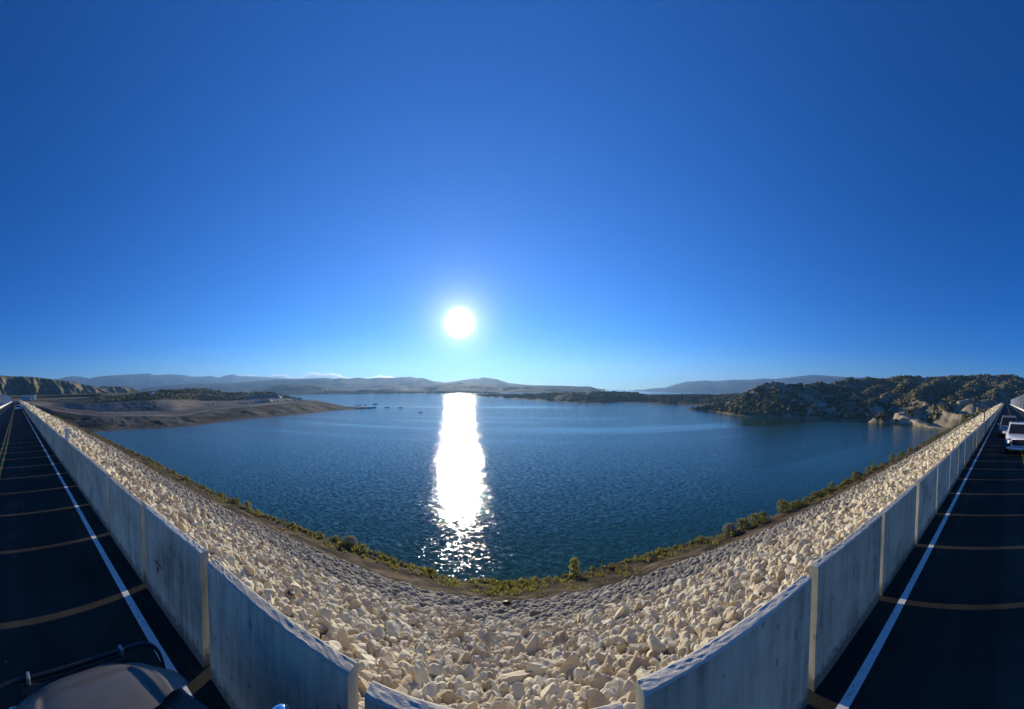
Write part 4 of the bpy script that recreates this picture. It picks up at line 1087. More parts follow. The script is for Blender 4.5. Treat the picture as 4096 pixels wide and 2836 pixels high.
dens = fbm(x / 20, y / 20, 4, 91); cf_all = sum(cutface(*cf) for cf in ((3750, 1685, 318, 20), (3900, 1600, 445, 24), (3990, 1600, 480, 22), (3860, 1610, 430, 18), (3830, 1655, 340, 16)))
ok = (h > WATER + 1.5) & (rm < 0.05) & (dens > -0.16 + kk * 1.1) & (cf_all < 0.25) & ((np.abs(y) > 16) | (x < 380) | (x > 590))
P = sample(x, y, h, ok, 30000, 92); r_ = np.random.default_rng(93); S = np.clip(r_.lognormal(0.55, 0.35, len(P)), 0.8, 4.2) * (0.75 + np.hypot(P[:, 0], P[:, 1]) / 1400)
P[:, 2] += S * 0.35
woods('scrub_woods', P, S, 'dry olive scrub wood covering the hills on the right shore', 94)
px_, dd_, zz_, tt_, x_, y_ = lb
dens = fbm(x_ / 30, y_ / 30, 4, 95)
PXg = px_[:, None].repeat(x_.shape[1], 1)
ok = (tt_ > 3.05) & (tt_ < 4.0) & (np.abs(tt_ - 3.5) > 0.06) & (dens > -0.25) & (PXg > 380) & (PXg < 1200)
P = sample(x_, y_, zz_, ok, 7500, 96); S = np.clip(r_.lognormal(0.3, 0.45, len(P)), 0.7, 3.6); P[:, 2] += S * 0.3
ok = (tt_ > 3.0) & (tt_ < 4.0) & (PXg > 120) & (PXg <= 380) & (dens > 0.1); P2 = sample(x_, y_, zz_, ok, 500, 97); S2 = np.clip(r_.lognormal(0.2, 0.4, len(P2)), 0.7, 2.5)
ok = (tt_ > 3.9) & (tt_ <= 4.0) & (PXg > 540) & (PXg < 1120); P3 = sample(x_, y_, zz_, ok, 260, 98); S3 = r_.uniform(1.2, 4.2, len(P3)); P3[:, 2] += S3 * 0.6
woods('bank_woods', np.concatenate([P, P2, P3]), np.concatenate([S, S2, S3]), 'dark green trees and scrub on the terraces of the left bank', 99)
for nm, lw, cnt, sd_, lab in (('shore_woods', lowA, 9000, 101, 'dark scrub covering the low hills across the lake right of the sun glitter'), ('shore_woods', lowB, 3500, 102, 'dark scrub on the far low shore left of the sun glitter')):
    px_, dd_, zz_, tt_, x_, y_ = lw
    ok = (tt_ > 0.1) & (tt_ < 1.0) & (zz_ > WATER + 2) & (fbm(x_ / 35, y_ / 35, 3, sd_) > -0.15)
    P = sample(x_, y_, zz_, ok, cnt, sd_); S = np.clip(r_.lognormal(0.6, 0.35, len(P)), 1, 4.5) * (1.0 if lw is lowA else 1.5); P[:, 2] += S * 0.2
    woods(nm, P, S, lab, sd_)

# ---------------------------------------------------------------- vehicles
def body_loft(st, name, m, parent, sub=1):
    """st: (x, halfwidth, zbottom, zshoulder, ztop)"""
    V = []; sec = 0
    for x, w_, zb, zs, zt in st:
        half = [(w_ * 0.80, zb), (w_ * 0.97, zb + 0.06), (w_, zb + (zs - zb) * 0.45), (w_ * 0.985, zs - 0.03), (w_ * 0.93, zs + (zt - zs) * 0.45), (w_ * 0.80, zt - (zt - zs) * 0.12), (w_ * 0.4, zt)]
        ring = half + [(-a, b) for a, b in half[::-1]]; sec = len(ring)
        V += [(x, a, b) for a, b in ring]
    F = []
    for i in range(len(st) - 1):
        for k in range(sec):
            F.append((i * sec + k, (i + 1) * sec + k, (i + 1) * sec + (k + 1) % sec, i * sec + (k + 1) % sec))
    F.append(tuple(range(sec))); F.append(tuple((len(st) - 1) * sec + k for k in range(sec))[::-1])
    return MB().put(V, F).obj(name, m, parent, True, 0, sub)
def wheel(parent, x, y, r, w_=0.24):
    b = MB().disc((0, 0, 0), (0, 1, 0), r, w_, 28); o = b.obj('wheel', M['rubber'], parent, False, 0.02); o.location = (x, y, r)
    s = 1 if y > 0 else -1
    b = MB().disc((0, s * (w_ / 2 + 0.005), 0), (0, 1, 0), r * 0.62, 0.03, 20); b.obj('rim', M['rim'], o)
def quadpair(b, pts):
    b.put(pts, [tuple(range(len(pts)))]); n = len(pts); b.put([(x, -y, z) for x, y, z in pts][::-1], [tuple(range(n))])
def cabin(parent, xa, xb, xc, xd, zb, zt, wb, wt, paint, rear_open=False):
    """xa windshield base, xb windshield top, xc rear top, xd rear base (front is +x)"""
    V = [(xa, wb, zb), (xa, -wb, zb), (xb, wt, zt - .05), (xb, -wt, zt - .05), (xc, wt, zt - .03), (xc, -wt, zt - .03), (xd, wb, zb), (xd, -wb, zb),
         (xb - .12, wt * .8, zt), (xb - .12, -wt * .8, zt), (xc + .12, wt * .8, zt), (xc + .12, -wt * .8, zt)]
    F = [(0, 1, 3, 2), (6, 4, 5, 7), (0, 2, 4, 6), (1, 7, 5, 3), (2, 3, 9, 8), (4, 10, 11, 5), (8, 9, 11, 10), (2, 8, 10, 4), (3, 5, 11, 9), (0, 6, 7, 1)]
    c_ = MB().put(V, F).obj('cabin', paint, parent, False, 0.035)
    L = lambda p, q, t: tuple(np.array(p) * (1 - t) + np.array(q) * t)
    def pane(nm, a, b_, c, d, out, ins=(0.07, 0.93, 0.1, 0.9)):
        u0, u1, v0, v1 = ins; q = lambda u, v: np.array(L(L(a, b_, u), L(d, c, u), v)) + np.array(out)
        MB().put([q(u0, v0), q(u1, v0), q(u1, v1), q(u0, v1)], [(0, 1, 2, 3)]).obj(nm, M['glass'], parent)
    pane('windshield', V[1], V[0], V[2], V[3], (0.012, 0, 0.012), (0.06, 0.94, 0.08, 0.93))
    pane('rear_window', V[6], V[7], V[5], V[4], (-0.012, 0, 0.012), (0.08, 0.92, 0.15, 0.88))
    xm = (xb + xc) / 2
    for s in (1, -1):
        a = lambda x, t: (x, s * (wb * (1 - t) + wt * t), zb + (zt - .05 - zb) * t)
        for x0, x1 in ((0.03, 0.48), (0.52, 0.95)):
            B0, B1, T0, T1 = a(xa, 0), a(xd, 0), a(xb, 1), a(xc, 1)
            lo = lambda u: np.array(L(L(B0, B1, u), L(T0, T1, u), 0.1)); hi_ = lambda u: np.array(L(L(B0, B1, u), L(T0, T1, u), 0.86))
            off = np.array((0, s * 0.014, 0.0)); P_ = [lo(x0) + off, lo(x1) + off, hi_(x1) + off, hi_(x0) + off]
            MB().put(P_ if s < 0 else P_[::-1], [(0, 1, 2, 3)]).obj('side_window', M['glass'], parent)
    return c_
def mirrors(parent, x, y, z, m):
    for s in (1, -1):
        b = MB().box((x - .07, s * y - .0, z), (x + .06, s * (y + .2), z + .16)) if s > 0 else MB().box((x - .07, -(y + .2), z), (x + .06, -y, z + .16))
        b.obj('side_mirror', m, parent, False, 0.03)

def suv(name, lab, group, paint, loc, rz, L=4.5, W=1.84, H=1.62):
    t = empty(name, loc, rz); tag(t, lab, 'car', group)
    f = L / 2; w_ = W / 2
    body_loft([(f, w_ * .62, .36, .62, .74), (f - .1, w_ * .84, .26, .72, .84), (f - .45, w_ * .97, .24, .80, .93), (f - 1.15, w_, .24, .90, 1.02), (0, w_, .24, .93, 1.0), (-f + .6, w_, .24, .95, 1.02), (-f + .12, w_ * .96, .28, .95, 1.02), (-f, w_ * .88, .38, .90, .97)], 'body', paint, t)
    cabin(t, f - 1.15, f - 1.95, -f + .55, -f + .12, .96, H, w_ * .93, w_ * .74, paint)
    for x in (f - .85, -f + .85):
        for s in (1, -1): wheel(t, x, s * (w_ - .11), .34)
    for s in (1, -1):
        MB().box((f - .32, s * w_ * .62 - .16, .66), (f - .03, s * w_ * .62 + .16, .8)).obj('headlight', M['lamp'], t, False, .03)
        MB().box((-f - .01, s * w_ * .74 - .12, .72), (-f + .2, s * w_ * .74 + .12, .98)).obj('tail_light', M['redlamp'], t, False, .02)
    MB().box((f - .06, -.42, .46), (f + .015, .42, .68)).obj('grille', M['black'], t, False, .02)
    MB().box((-f - .03, -w_ * .8, .34), (-f + .12, w_ * .8, .52)).obj('bumper', M['black'], t, False, .03)
    MB().box((-f - .03, -.25, .62), (-f + .01, .25, .74)).obj('number_plate', M['pale'], t)
    mirrors(t, f - 1.45, w_ - .03, 1.0, paint)
    return t
def pickup(name, lab, group, paint, loc, rz):
    t = empty(name, loc, rz); tag(t, lab, 'pickup truck', group); f, w_ = 2.65, 0.93
    body_loft([(f, w_ * .60, .50, .80, .98), (f - .08, w_ * .80, .42, .90, 1.04), (f - .3, w_ * .95, .36, 1.0, 1.12), (f - .8, w_, .36, 1.06, 1.18), (f - 1.35, w_, .36, 1.10, 1.20), (.2, w_, .36, 1.12, 1.18), (-.7, w_, .36, 1.12, 1.17), (-f + .1, w_ * .99, .46, 1.12, 1.16), (-f, w_ * .95, .52, 1.05, 1.12)], 'body', paint, t)
    cabin(t, f - 1.3, f - 2.0, -.55, -.75, 1.12, 1.86, w_ * .93, w_ * .74, paint)
    MB().box((-f + .06, -w_ * .8, 1.13), (-.85, w_ * .8, 1.19)).obj('bed_cover', M['black'], t, False, .02)
    for x in (f - .85, -f + 1.05):
        for s in (1, -1): wheel(t, x, s * (w_ - .1), .40, .27)
    for s in (1, -1):
        b = MB().put([(f - .34, s * .88, .98), (f - .1, s * .80, .90), (f - .02, s * .50, .86), (f + .0, s * .50, .97), (f - .1, s * .78, 1.02), (f - .34, s * .87, 1.07)], [(0, 1, 2, 3, 4, 5)])
        b.obj('headlight', M['lamp'], t)
        MB().box((f - .3, s * .78 - .1, .96), (f - .02, s * .78 + .1, 1.03)).obj('headlight', M['lamp'], t, False, .02)
        MB().box((f - .16, s * .74 - .10, .52), (f + .0, s * .74 + .10, .74)).obj('fog_light_recess', M['black'], t, False, .03)
    g_ = MB().put([(f + .03, -.50, .98), (f + .03, .50, .98), (f + .05, .58, .74), (f + .05, .44, .62), (f + .05, -.44, .62), (f + .05, -.58, .74)], [(0, 1, 2, 3, 4, 5)])
    g_.put([(f - .15, -.50, .98), (f - .15, .50, .98), (f - .15, .58, .74), (f - .15, .44, .62), (f - .15, -.44, .62), (f - .15, -.58, .74)], [(5, 4, 3, 2, 1, 0)])
    gr = g_.obj('grille', M['black'], t)
    fr = MB().tube([(f + .05, -.52, 1.0), (f + .05, .52, 1.0), (f + .07, .61, .74), (f + .07, .46, .60), (f + .07, -.46, .60), (f + .07, -.61, .74), (f + .05, -.52, 1.0)], .022, 8); fr.obj('grille_surround', paint, t, True)
    MB().box((f - .12, -.40, .40), (f + .06, .40, .54)).obj('skid_plate', M['palblue'], t, False, .03)
    MB().tube([(f - .05, -.86, .46), (f + .05, -.6, .43), (f + .09, 0, .42), (f + .05, .6, .43), (f - .05, .86, .46)], .07, 10).obj('bumper', paint, t, True)
    mirrors(t, f - 1.55, w_ + .0, 1.16, paint)
    for s in (.55, -.15): MB().box((f - 2.35, s - .07, 1.86), (f - 2.15, s + .07, 1.92)).obj('roof_light', M['black'], t, False, .02)
    for s in (1, -1): MB().tube([(f - 2.1, s * .62, 1.90), (-.4, s * .62, 1.90)], .022, 8).obj('roof_rail', M['chrome'], t)
    return t
pickup('white_pickup', 'white pickup truck with dark windscreen and black grille facing us in the right-hand lane', None, M['white_paint'], (21.6, -1.02, 0), R(180))
suv('grey_suv', 'grey-silver boxy vehicle with a wide windscreen right behind the white pickup', None, M['silver_paint'], (30.6, -0.42, 0), R(180), 4.6, 1.86, 1.85)
suv('white_suv', 'white car seen from behind, driving away on the left-hand stretch of the road', None, M['white_paint'], (-87.5, 0.42, 0), R(180), 4.5, 1.8, 1.62)
suv('white_car', 'tiny white car at the far left end of the dam road', None, M['white_paint'], (-262, 0.3, 0), R(180), 4.6, 1.85, 2.0)

# our own vehicle: bonnet, wing mirror and front tube bar in view
def own_car():
    t = empty('parked_car', (CARX, CARY, .04), R(180 - CARYAW)); tag(t, 'pewter-coloured car with black front tube bar in the bottom left corner, bonnet towards the left', 'car'); t.scale = (.8, .72, 1.0)
    w_ = 0.93; f = 0.0
    # origin at the nose; +x forward
    st = [(0.0, .50, .45, .86, .96), (-.05, .66, .32, .90, .985), (-.14, .78, .28, .93, 1.005), (-.28, .86, .28, .96, 1.015), (-.5, .905, .28, .98, 1.03), (-.8, .93, .28, 1.0, 1.045), (-1.1, .93, .28, 1.02, 1.07), (-2.2, .93, .28, 1.04, 1.08), (-3.2, .93, .28, 1.04, 1.08), (-3.8, .91, .30, 1.04, 1.08), (-3.95, .82, .4, 1.0, 1.05)]
    body_loft(st, 'body', M['hood_paint'], t, 2)
    # bonnet panel with raised centre and creases
    nx, ny = 40, 60; uu = np.linspace(0, 1, nx); vv = np.linspace(-1, 1, ny); U, Vv = np.meshgrid(uu, vv, indexing='ij')
    xf = -0.05 - 0.20 * np.abs(Vv) ** 3.2; xb_ = -0.78 + 0.10 * np.abs(Vv) ** 2
    Xh = xf * (1 - U) + xb_ * U; hw = 0.90 - 0.14 * (1 - U) ** 3; Yh = Vv * hw
    zc = 1.055 + 0.075 * np.clip(U * 1.3, 0, 1) ** 0.6
    z = zc - 0.10 * np.abs(Vv) ** 3.0 - 0.055 * (1 - U) ** 4
    step_ = lambda q, a, b: np.clip((q - a) / (b - a), 0, 1) ** 2 * (3 - 2 * np.clip((q - a) / (b - a), 0, 1))
    inner = step_(0.60 - np.abs(Vv) + 0.05 * U, 0, 0.05) * step_(U, 0.20, 0.27); z = z - 0.024 * inner
    crease = np.exp(-((np.abs(Vv) - 0.80 + 0.06 * U) / 0.035) ** 2); z = z + 0.010 * crease
    add('bonnet', mesh_np('bonnet', np.stack([Xh, Yh, z + 0.012], -1).reshape(-1, 3), grid_faces(nx, ny)[:, ::-1], M['hood_paint'], True), t)
    # edge bead along the bonnet front
    pts = [(Xh[0, j] + .008, Yh[0, j], z[0, j] + 0.004) for j in range(0, ny, 3)] + [(Xh[0, -1], Yh[0, -1], z[0, -1])]
    MB().tube(pts, .014, 8).obj('bonnet_edge', M['hood_paint'], t, True)
    # cowl and wipers
    MB().put([(-.79, .80, 1.075), (-.79, -.80, 1.075), (-1.28, -.88, 1.125), (-1.28, .88, 1.125)], [(0, 1, 2, 3)]).obj('cowl', M['black'], t)
    wi = MB().tube([(-.86, -.55, 1.12), (-.93, .0, 1.17), (-1.02, .45, 1.24)], .012, 6); wi.tube([(-.86, .15, 1.12), (-.93, .5, 1.17), (-1.0, .78, 1.22)], .012, 6); wi.obj('wiper', M['black'], t)
    cabin(t, -1.2, -1.8, -3.5, -3.85, 1.07, 1.45, .84, .66, M['hood_paint'])
    for x_ in (-.85, -3.2):
        for s in (1, -1): wheel(t, x_, s * .82, .36)
    for s in (1, -1):
        MB().box((-.2, s * .66 - .13, .74), (-.02, s * .66 + .13, .88)).obj('headlight', M['lamp'], t, False, .03)
    MB().box((-.04, -.5, .5), (.02, .5, .82)).obj('grille', M['black'], t, False, .02)
    # tube bar
    br = empty('t', (0, 0, 0)); bpy.data.objects.remove(br)
    s_ = [(-.12, -1.02, .74), (-.03, -1.0, .88), (.04, -.90, .955), (.08, -.70, .975), (.10, -.35, .98), (.11, 0, .98), (.10, .35, .98), (.08, .70, .975), (.04, .90, .955), (-.03, 1.0, .88), (-.12, 1.02, .74)]
    # smooth the path
    P_ = [Vector(p) for p in s_]; Q = []
    for i in range(len(P_) - 1):
        p0 = P_[max(i - 1, 0)]; p1 = P_[i]; p2 = P_[i + 1]; p3 = P_[min(i + 2, len(P_) - 1)]
        for k in range(6):
            u = k / 6; Q.append(0.5 * ((2 * p1) + (p2 - p0) * u + (2 * p0 - 5 * p1 + 4 * p2 - p3) * u * u + (3 * p1 - p0 - 3 * p2 + p3) * u ** 3))
    Q.append(P_[-1])
    bar = MB().tube(Q, .019, 12).obj('tube_bar', M['tube'], t, True)
    MB().tube([(.055, -.62, .90), (.07, 0, .90), (.055, .62, .90)], .06, 12).obj('grille_top', M['black'], t, True)
    for s in (.55, -.55): MB().box((.04, s - .02, .88), (.13, s + .02, 1.01)).obj('clamp', M['silver_paint'], bar, False, .01)
    # wing mirrors: dark arm, chrome-capped shell
    for s in (1, -1):
        mo = MB().put([(-1.37, s * .86, 1.13), (-1.34, s * .88, 1.2), (-1.45, s * .98, 1.17), (-1.42, s * .96, 1.13)], [(0, 1, 2, 3)]).obj('side_mirror', M['black'], t)
        sec = []
        n1, n2 = 14, 12; V = []
        for i in range(n1 + 1):
            a = i / n1; yv = s * (.98 + .25 * a); sc = math.sin(math.pi * min(max(a * 0.86 + 0.10, 0), 1)) ** 0.45
            for k in range(n2):
                th = k * 2 * math.pi / n2; V.append((-1.52 + .075 * sc * math.cos(th) - 0.03 * a, yv, 1.13 + .09 * sc * math.sin(th) + 0.015 * a))
        F = grid_faces(n1 + 1, n2, True); F = F[:, ::-1] if s > 0 else F
        sh_ = MB().put(V, F.tolist() + [tuple(range(n2)), tuple(n1 * n2 + k for k in range(n2))]).obj('mirror_shell', M['chrome'], mo, True)
    return t
CARX, CARY, CARYAW = -2.42, 0.40, -6.5
own_car()

# ---------------------------------------------------------------- roadside barrier, posts, markers
b = MB(); q = stations(XL, XR, 6, 0.05)
for a_, c_ in zip(q[:-1], q[1:]):
    ya, yc = float(Ybar(a_)), float(Ybar(c_))
    pr = [(0.16, 0.0), (0.10, 0.12), (0.06, 0.62), (-0.06, 0.62), (-0.10, 0.12), (-0.16, 0.0)]
    V = [(a_, ya + p, z_) for p, z_ in pr] + [(c_, yc + p, z_) for p, z_ in pr]
    b.put(V, [(k, k + 1, 7 + k, 6 + k) for k in range(5)])
o = b.obj('low_barrier', M['white_wall']); tag(o, 'low white concrete barrier along the far side of the dam road', 'barrier')
pm = MB().box((-.17, -.17, 0), (.17, .17, 6.2)).box((-.22, -.22, 0), (.22, .22, .12)).me('fence_post', M['post'])
k = 0
for sgn, x0, stp, side in ((-1, 75, 14.3, 'left'), (1, 90, 15.5, 'right')):
    x = x0
    while x < (400 if sgn < 0 else 470):
        o = add('fence_post', pm, None, (sgn * x, float(Ybar(sgn * x)) - 0.45, 0), None, (1, 1, 1.0 if sgn < 0 else 1.12))
        tag(o, 'tall pale steel post in the receding row beyond the low white barrier, far %s' % side, 'post', 'tall pale posts beyond the %s-hand barrier' % side); x += stp
for sgn, side in ((1, 'right'),):
    b = MB()
    for z_ in np.linspace(1.5, 6.0, 4):
        x0, x1 = (75, 400) if sgn < 0 else (90, 470); yy = float(Ybar(sgn * 200)) - 0.45
        b.tube([(sgn * x0, yy, z_), (sgn * x1, yy, z_)], 0.008, 3, False)
    o = b.obj('fence_wires', M['post']); tag(o, 'thin wires strung between the tall pale posts on the %s' % side, 'fence')
# small markers standing on or behind the wall
mk = MB().box((-.13, -.06, 0), (.13, .06, .55)); mk.box((-.09, -.065, .05), (.09, -.06, .45))
o = mk.obj('marker_block', M['white_wall'], None, False, .015); X_ = -13.6; o.location = (X_, float(Yw(X_)) + .1, 1.3); tag(o, 'small white rectangular block standing up on top of the left-hand parapet', 'marker')
o = MB().box((-.14, -.07, 0), (.14, .07, .5)).box((-.1, -.05, .5), (.1, .05, .56)).obj('marker_block', M['white_wall']); o.location = (-62, float(Yw(-62)) + .1, 1.3); tag(o, 'second, tiny white block on the left-hand parapet near the white car', 'marker')
o = MB().tube([(0, 0, 0), (0, 0, 1.0)], .06, 8).tube([(0, 0, 1.0), (0, 0, 1.08)], .075, 8).obj('marker_stake', M['wood']); o.location = (33, float(Yw(33)) + .35, 1.0); tag(o, 'short dark stake sticking up behind the right-hand parapet', 'stake')

# ---------------------------------------------------------------- left bank: sheds, tanks, parked cars
def bank_z(px, t):
    i = int(np.argmin(np.abs(lb[0] - px))); j = int(np.argmin(np.abs(lb[3][i] - t))); return lb[4][i, j], lb[5][i, j], lb[2][i, j], math.atan2(lb[4][i, j], lb[5][i, j])
def place(px, t): x, y, z, a = bank_z(px, t); return (float(x), float(y), float(z)), -a
def shed():
    (x, y, z), rz = place(1056, 1.95); t = empty('open_shed', (x, y, z - .3), rz + R(-14)); t.scale = (1.1, 1.1, 1.1); tag(t, 'long open-sided shed with a grey pitched roof on the left peninsula', 'shed')
    L, D = 25, 8
    V = [(-L, -D, 4.6), (L, -D, 5.2), (L, D, 5.2), (-L, D, 4.6), (-L + 5, 0, 8.0), (L - 5, 0, 9.4)]
    MB().put(V, [(0, 1, 5, 4), (2, 3, 4, 5), (1, 2, 5), (3, 0, 4), (0, 3, 2, 1)]).obj('roof', M['roof'], t)
    for k in range(11):
        for s in (-1, 1): MB().box((-L + 1 + k * 4.8 - .25, s * (D - .6) - .25, 0), (-L + 1 + k * 4.8 + .25, s * (D - .6) + .25, 4.7)).obj('column', M['pale'], t)
    MB().box((-6, 2, 0), (8, 6.5, 3.6)).obj('inner_wall', M['pale'], t)
    MB().box((-L - 2, -D - 1, 3.0), (-L + 8, -D + .5, 3.5)).box((-L - 2, -D - 1, 0), (-L - 1.6, -D - .6, 3.2)).box((-L + 7, -D - 1, 0), (-L + 7.4, -D - .6, 3.2)).obj('canopy', M['teal'], t)
    for k in range(6): MB().box((-11 + k * 2.6, -D - .2, .3), (-11 + k * 2.6 + 1.5, -D + .2, 3.3)).obj('white_panel', M['pale'], t)
shed()
(x, y, z), rz = place(937, 1.75); tk = empty('storage_tank', (x, y, z)); tag(tk, 'white rounded tank left of the open shed', 'tank')
def dome(parent, r, h, m, nm='tank_body'):
    V = [(r * math.cos(a) * math.cos(e), r * math.sin(a) * math.cos(e), h + r * .6 * math.sin(e)) for e in np.linspace(0, 1.45, 6) for a in np.linspace(0, 2 * math.pi, 18, endpoint=False)]
    V = [(r * math.cos(a), r * math.sin(a), 0) for a in np.linspace(0, 2 * math.pi, 18, endpoint=False)] + V
    return MB().put(V, grid_faces(7, 18, True)[:, ::-1].tolist() + [tuple(6 * 18 + k for k in range(18))]).obj(nm, m, parent, True)
dome(tk, 1.2, 1.6, M['pale']); MB().tube([(0, 0, 2.2), (0, 0, 2.6)], .3, 10).obj('lid', M['pale'], tk)
for px, t_, r_d, lab in ((611, 3.45, 3.2, 'white domed tank among the trees high on the left bank'), (904, 2.0, 1.1, 'small white tank on the gravel track left of the shed')):
    (x, y, z), rz = place(px, t_); tk = empty('storage_tank', (x, y, z)); tag(tk, lab, 'tank'); dome(tk, r_d, r_d * .9, M['pale']); MB().tube([(0, 0, r_d * 1.4), (0, 0, r_d * 1.6)], r_d * .2, 10).obj('lid', M['pale'], tk)
(x, y, z), rz = place(1186, 1.6); tr = empty('tanker_truck', (x, y, z), rz); tag(tr, 'white truck parked right of the open shed near the tip of the peninsula', 'truck')
MB().box((-3.5, -1.2, 1.1), (2, 1.2, 3.9)).obj('cargo_box', M['pale'], tr, False, .2); MB().box((2.2, -1.2, .6), (4.2, 1.2, 3.0)).obj('cab', M['white_paint'], tr, False, .15)
MB().box((4.15, -1.0, 1.7), (4.25, 1.0, 2.7)).obj('windshield', M['glass'], tr)
for xx_ in (-2.8, -1.6, 3.1):
    for s in (1, -1): wheel(tr, xx_, s * 1.1, .5, .3)
(x, y, z), rz = place(1205, 1.6); o = MB().box((-1.1, -1, 0), (1.1, 1, 2.6)).box((-1.2, -1.1, 2.6), (1.2, 1.1, 2.75)).obj('kiosk', M['pale']); o.location = (x, y, z); tag(o, 'small white kiosk at the end of the parking place beyond the truck', 'kiosk')
def tiny_car(px, t_, m, lab, rz2, grp='cars parked by the open shed'):
    (x, y, z), rz = place(px, t_); t = empty('parked_car', (x, y, z), rz + rz2); tag(t, lab, 'car', grp)
    body_loft([(2.2, .7, .3, .7, .8), (1.9, .86, .25, .8, .9), (.9, .88, .25, .85, 1.0), (-1.9, .88, .25, .9, 1.0), (-2.2, .8, .35, .85, .95)], 'body', m, t, 0)
    MB().put([(1.0, -.8, .95), (1.0, .8, .95), (.3, .62, 1.5), (.3, -.62, 1.5), (-1.5, .62, 1.5), (-1.5, -.62, 1.5), (-2.0, .8, .95), (-2.0, -.8, .95)], [(0, 1, 2, 3), (3, 2, 4, 5), (5, 4, 6, 7), (1, 6, 4, 2), (0, 3, 5, 7)]).obj('window', M['glass'], t)
    for x_ in (1.3, -1.3): 
        for s in (1, -1): wheel(t, x_, s * .8, .32, .2)
for px, t_, m, rz2, lab in ((1068, 1.55, 'white_paint', 0.1, 'white car parked in front of the middle of the open shed'), (1082, 1.8, 'silver_paint', 1.2, 'silver car parked just right of the white one in front of the shed'),
                  (1116, 1.75, 'white_paint', 1.5, 'white car parked at the right part of the open shed'), (1150, 1.7, 'silver_paint', 0.2, 'silver car parked right of the open shed'),
                  (1045, 1.75, 'silver_paint', 1.4, 'grey car parked left of the white one in front of the shed'), (990, 1.6, 'white_paint', 0.3, 'light car parked under the teal canopy at the left end of the shed'),
                  (832, 1.85, 'white_paint', 0.2, 'pale car parked alone on the gravel left of the white tanks'), (852, 1.9, 'silver_paint', 0.8, 'darker car next to the pale one on the gravel track'),
                  (256, 1.3, 'white_paint', 0.1, 'white vehicle alone on the dark ground below the left terraces')):
    tiny_car(px, t_, M[m], lab, rz2)
# pale blue curved shed at the far left end of the dam
xq, yq, zq = at_d(115, 1597, 540)
bs_ = empty('blue_shed', (xq, yq, zq - .5), R(80)); tag(bs_, 'pale blue curved structure below the cliffs past the left end of the dam', 'structure')
V = []
for i in range(17):
    u = i / 16 * 2 - 1; hz = 6.6 - 3.0 * math.cos(u * 1.3) * .6 + (1.5 if u > .3 else 0) * 0
    for dpt, z_ in ((0, -1), (0, 6.0 + 1.4 * u * u), (4, 6.4 + 1.4 * u * u), (4, -1)): V.append((u * 12, dpt - 3 * (1 - u * u), z_))
MB().put(V, grid_faces(17, 4, True).tolist() + [(0, 1, 2, 3), tuple(64 + k for k in (3, 2, 1, 0))]).obj('curved_wall', M['palblue'], bs_)
for k in range(5): MB().box((-10 + k * 4.6, -3.6, -1), (-9.7 + k * 4.6, -3.0, 6.4)).obj('pillar', M['pale'], bs_)

# brush clumps standing in the lake
for k, (px, py, wd_, ht) in enumerate([(1420, 1622, 2.2, 1.5), (1432, 1623, 4.2, 1.6), (1443, 1621, 2.2, 1.6), (1461, 1620, 5.5, 1.6), (1500, 1618, 8.0, 3.4), (1548, 1630, 6.0, 1.7), (1602, 1631.5, 5.0, 1.8), (1682, 1649, 3.4, 1.1)]):
    x, y, z = at_z(px, py, WATER); V, F = leaves(500, wd_ * .6, ht, .55, 300 + k, .2); V[:, 1] *= .5; V[:, 2] = V[:, 2] * .5 - .2
    a_ = math.atan2(x, y); t = empty('drowned_bush', (x, y, WATER), -a_)
    labs = ['leftmost small dark bush standing in the water beyond the peninsula', 'wider low dark bush second from the left in the water', 'small dark bush third from the left in the water', 'long flat dark bush in the middle of the group in the water', 'tallest drowned bush with a branch sticking up, beyond the peninsula tip', 'flat dark bush in the water right of the peninsula tip', 'dark bush in the water with a raised right end, nearer the glitter', 'tiny dark bush nearest the left side of the sun glitter']
    tag(t, labs[k], 'bush', 'drowned bushes standing in the lake'); add('foliage', mesh_np('foliage', V, F, M['wood']), t)
    MB().tube([(-wd_ * .7, 0, -.3), (0, 0, .35), (wd_ * .75, 0, .25)], [.3, .35, .12], 6).tube([(wd_ * .1, 0, 0), (-wd_ * .1, .2, ht * .6)], [.15, .05], 5).obj('trunk', M['wood'], t)
# rubble at the peninsula tip
x, y, z = at_z(1480, 1632, WATER); V, F = leaves(10, 1, 1, .2, 1)
b = []
rk = np.random.default_rng(5); VV, FF, off = [], [], 0
for k in range(60):
    u = rk.uniform(-1, 1); V, F = rock_shape(1, 950 + k, 4); s = rk.uniform(.5, 1.6)
    px = 1462 + 40 * u; X_, Y_, Z_ = at_z(px, 1633.5 - 2.2 * u + rk.uniform(-1, 1), WATER)
    VV.append(V * s + np.array((X_, Y_, WATER + s * .4))); FF.append(F + off); off += len(V)
o = add('tip_rubble', mesh_np('tip_rubble', np.concatenate(VV), np.concatenate(FF), M['cobble'])); tag(o, 'dark rubble heaped along the tip of the peninsula', 'rubble', kind='stuff')

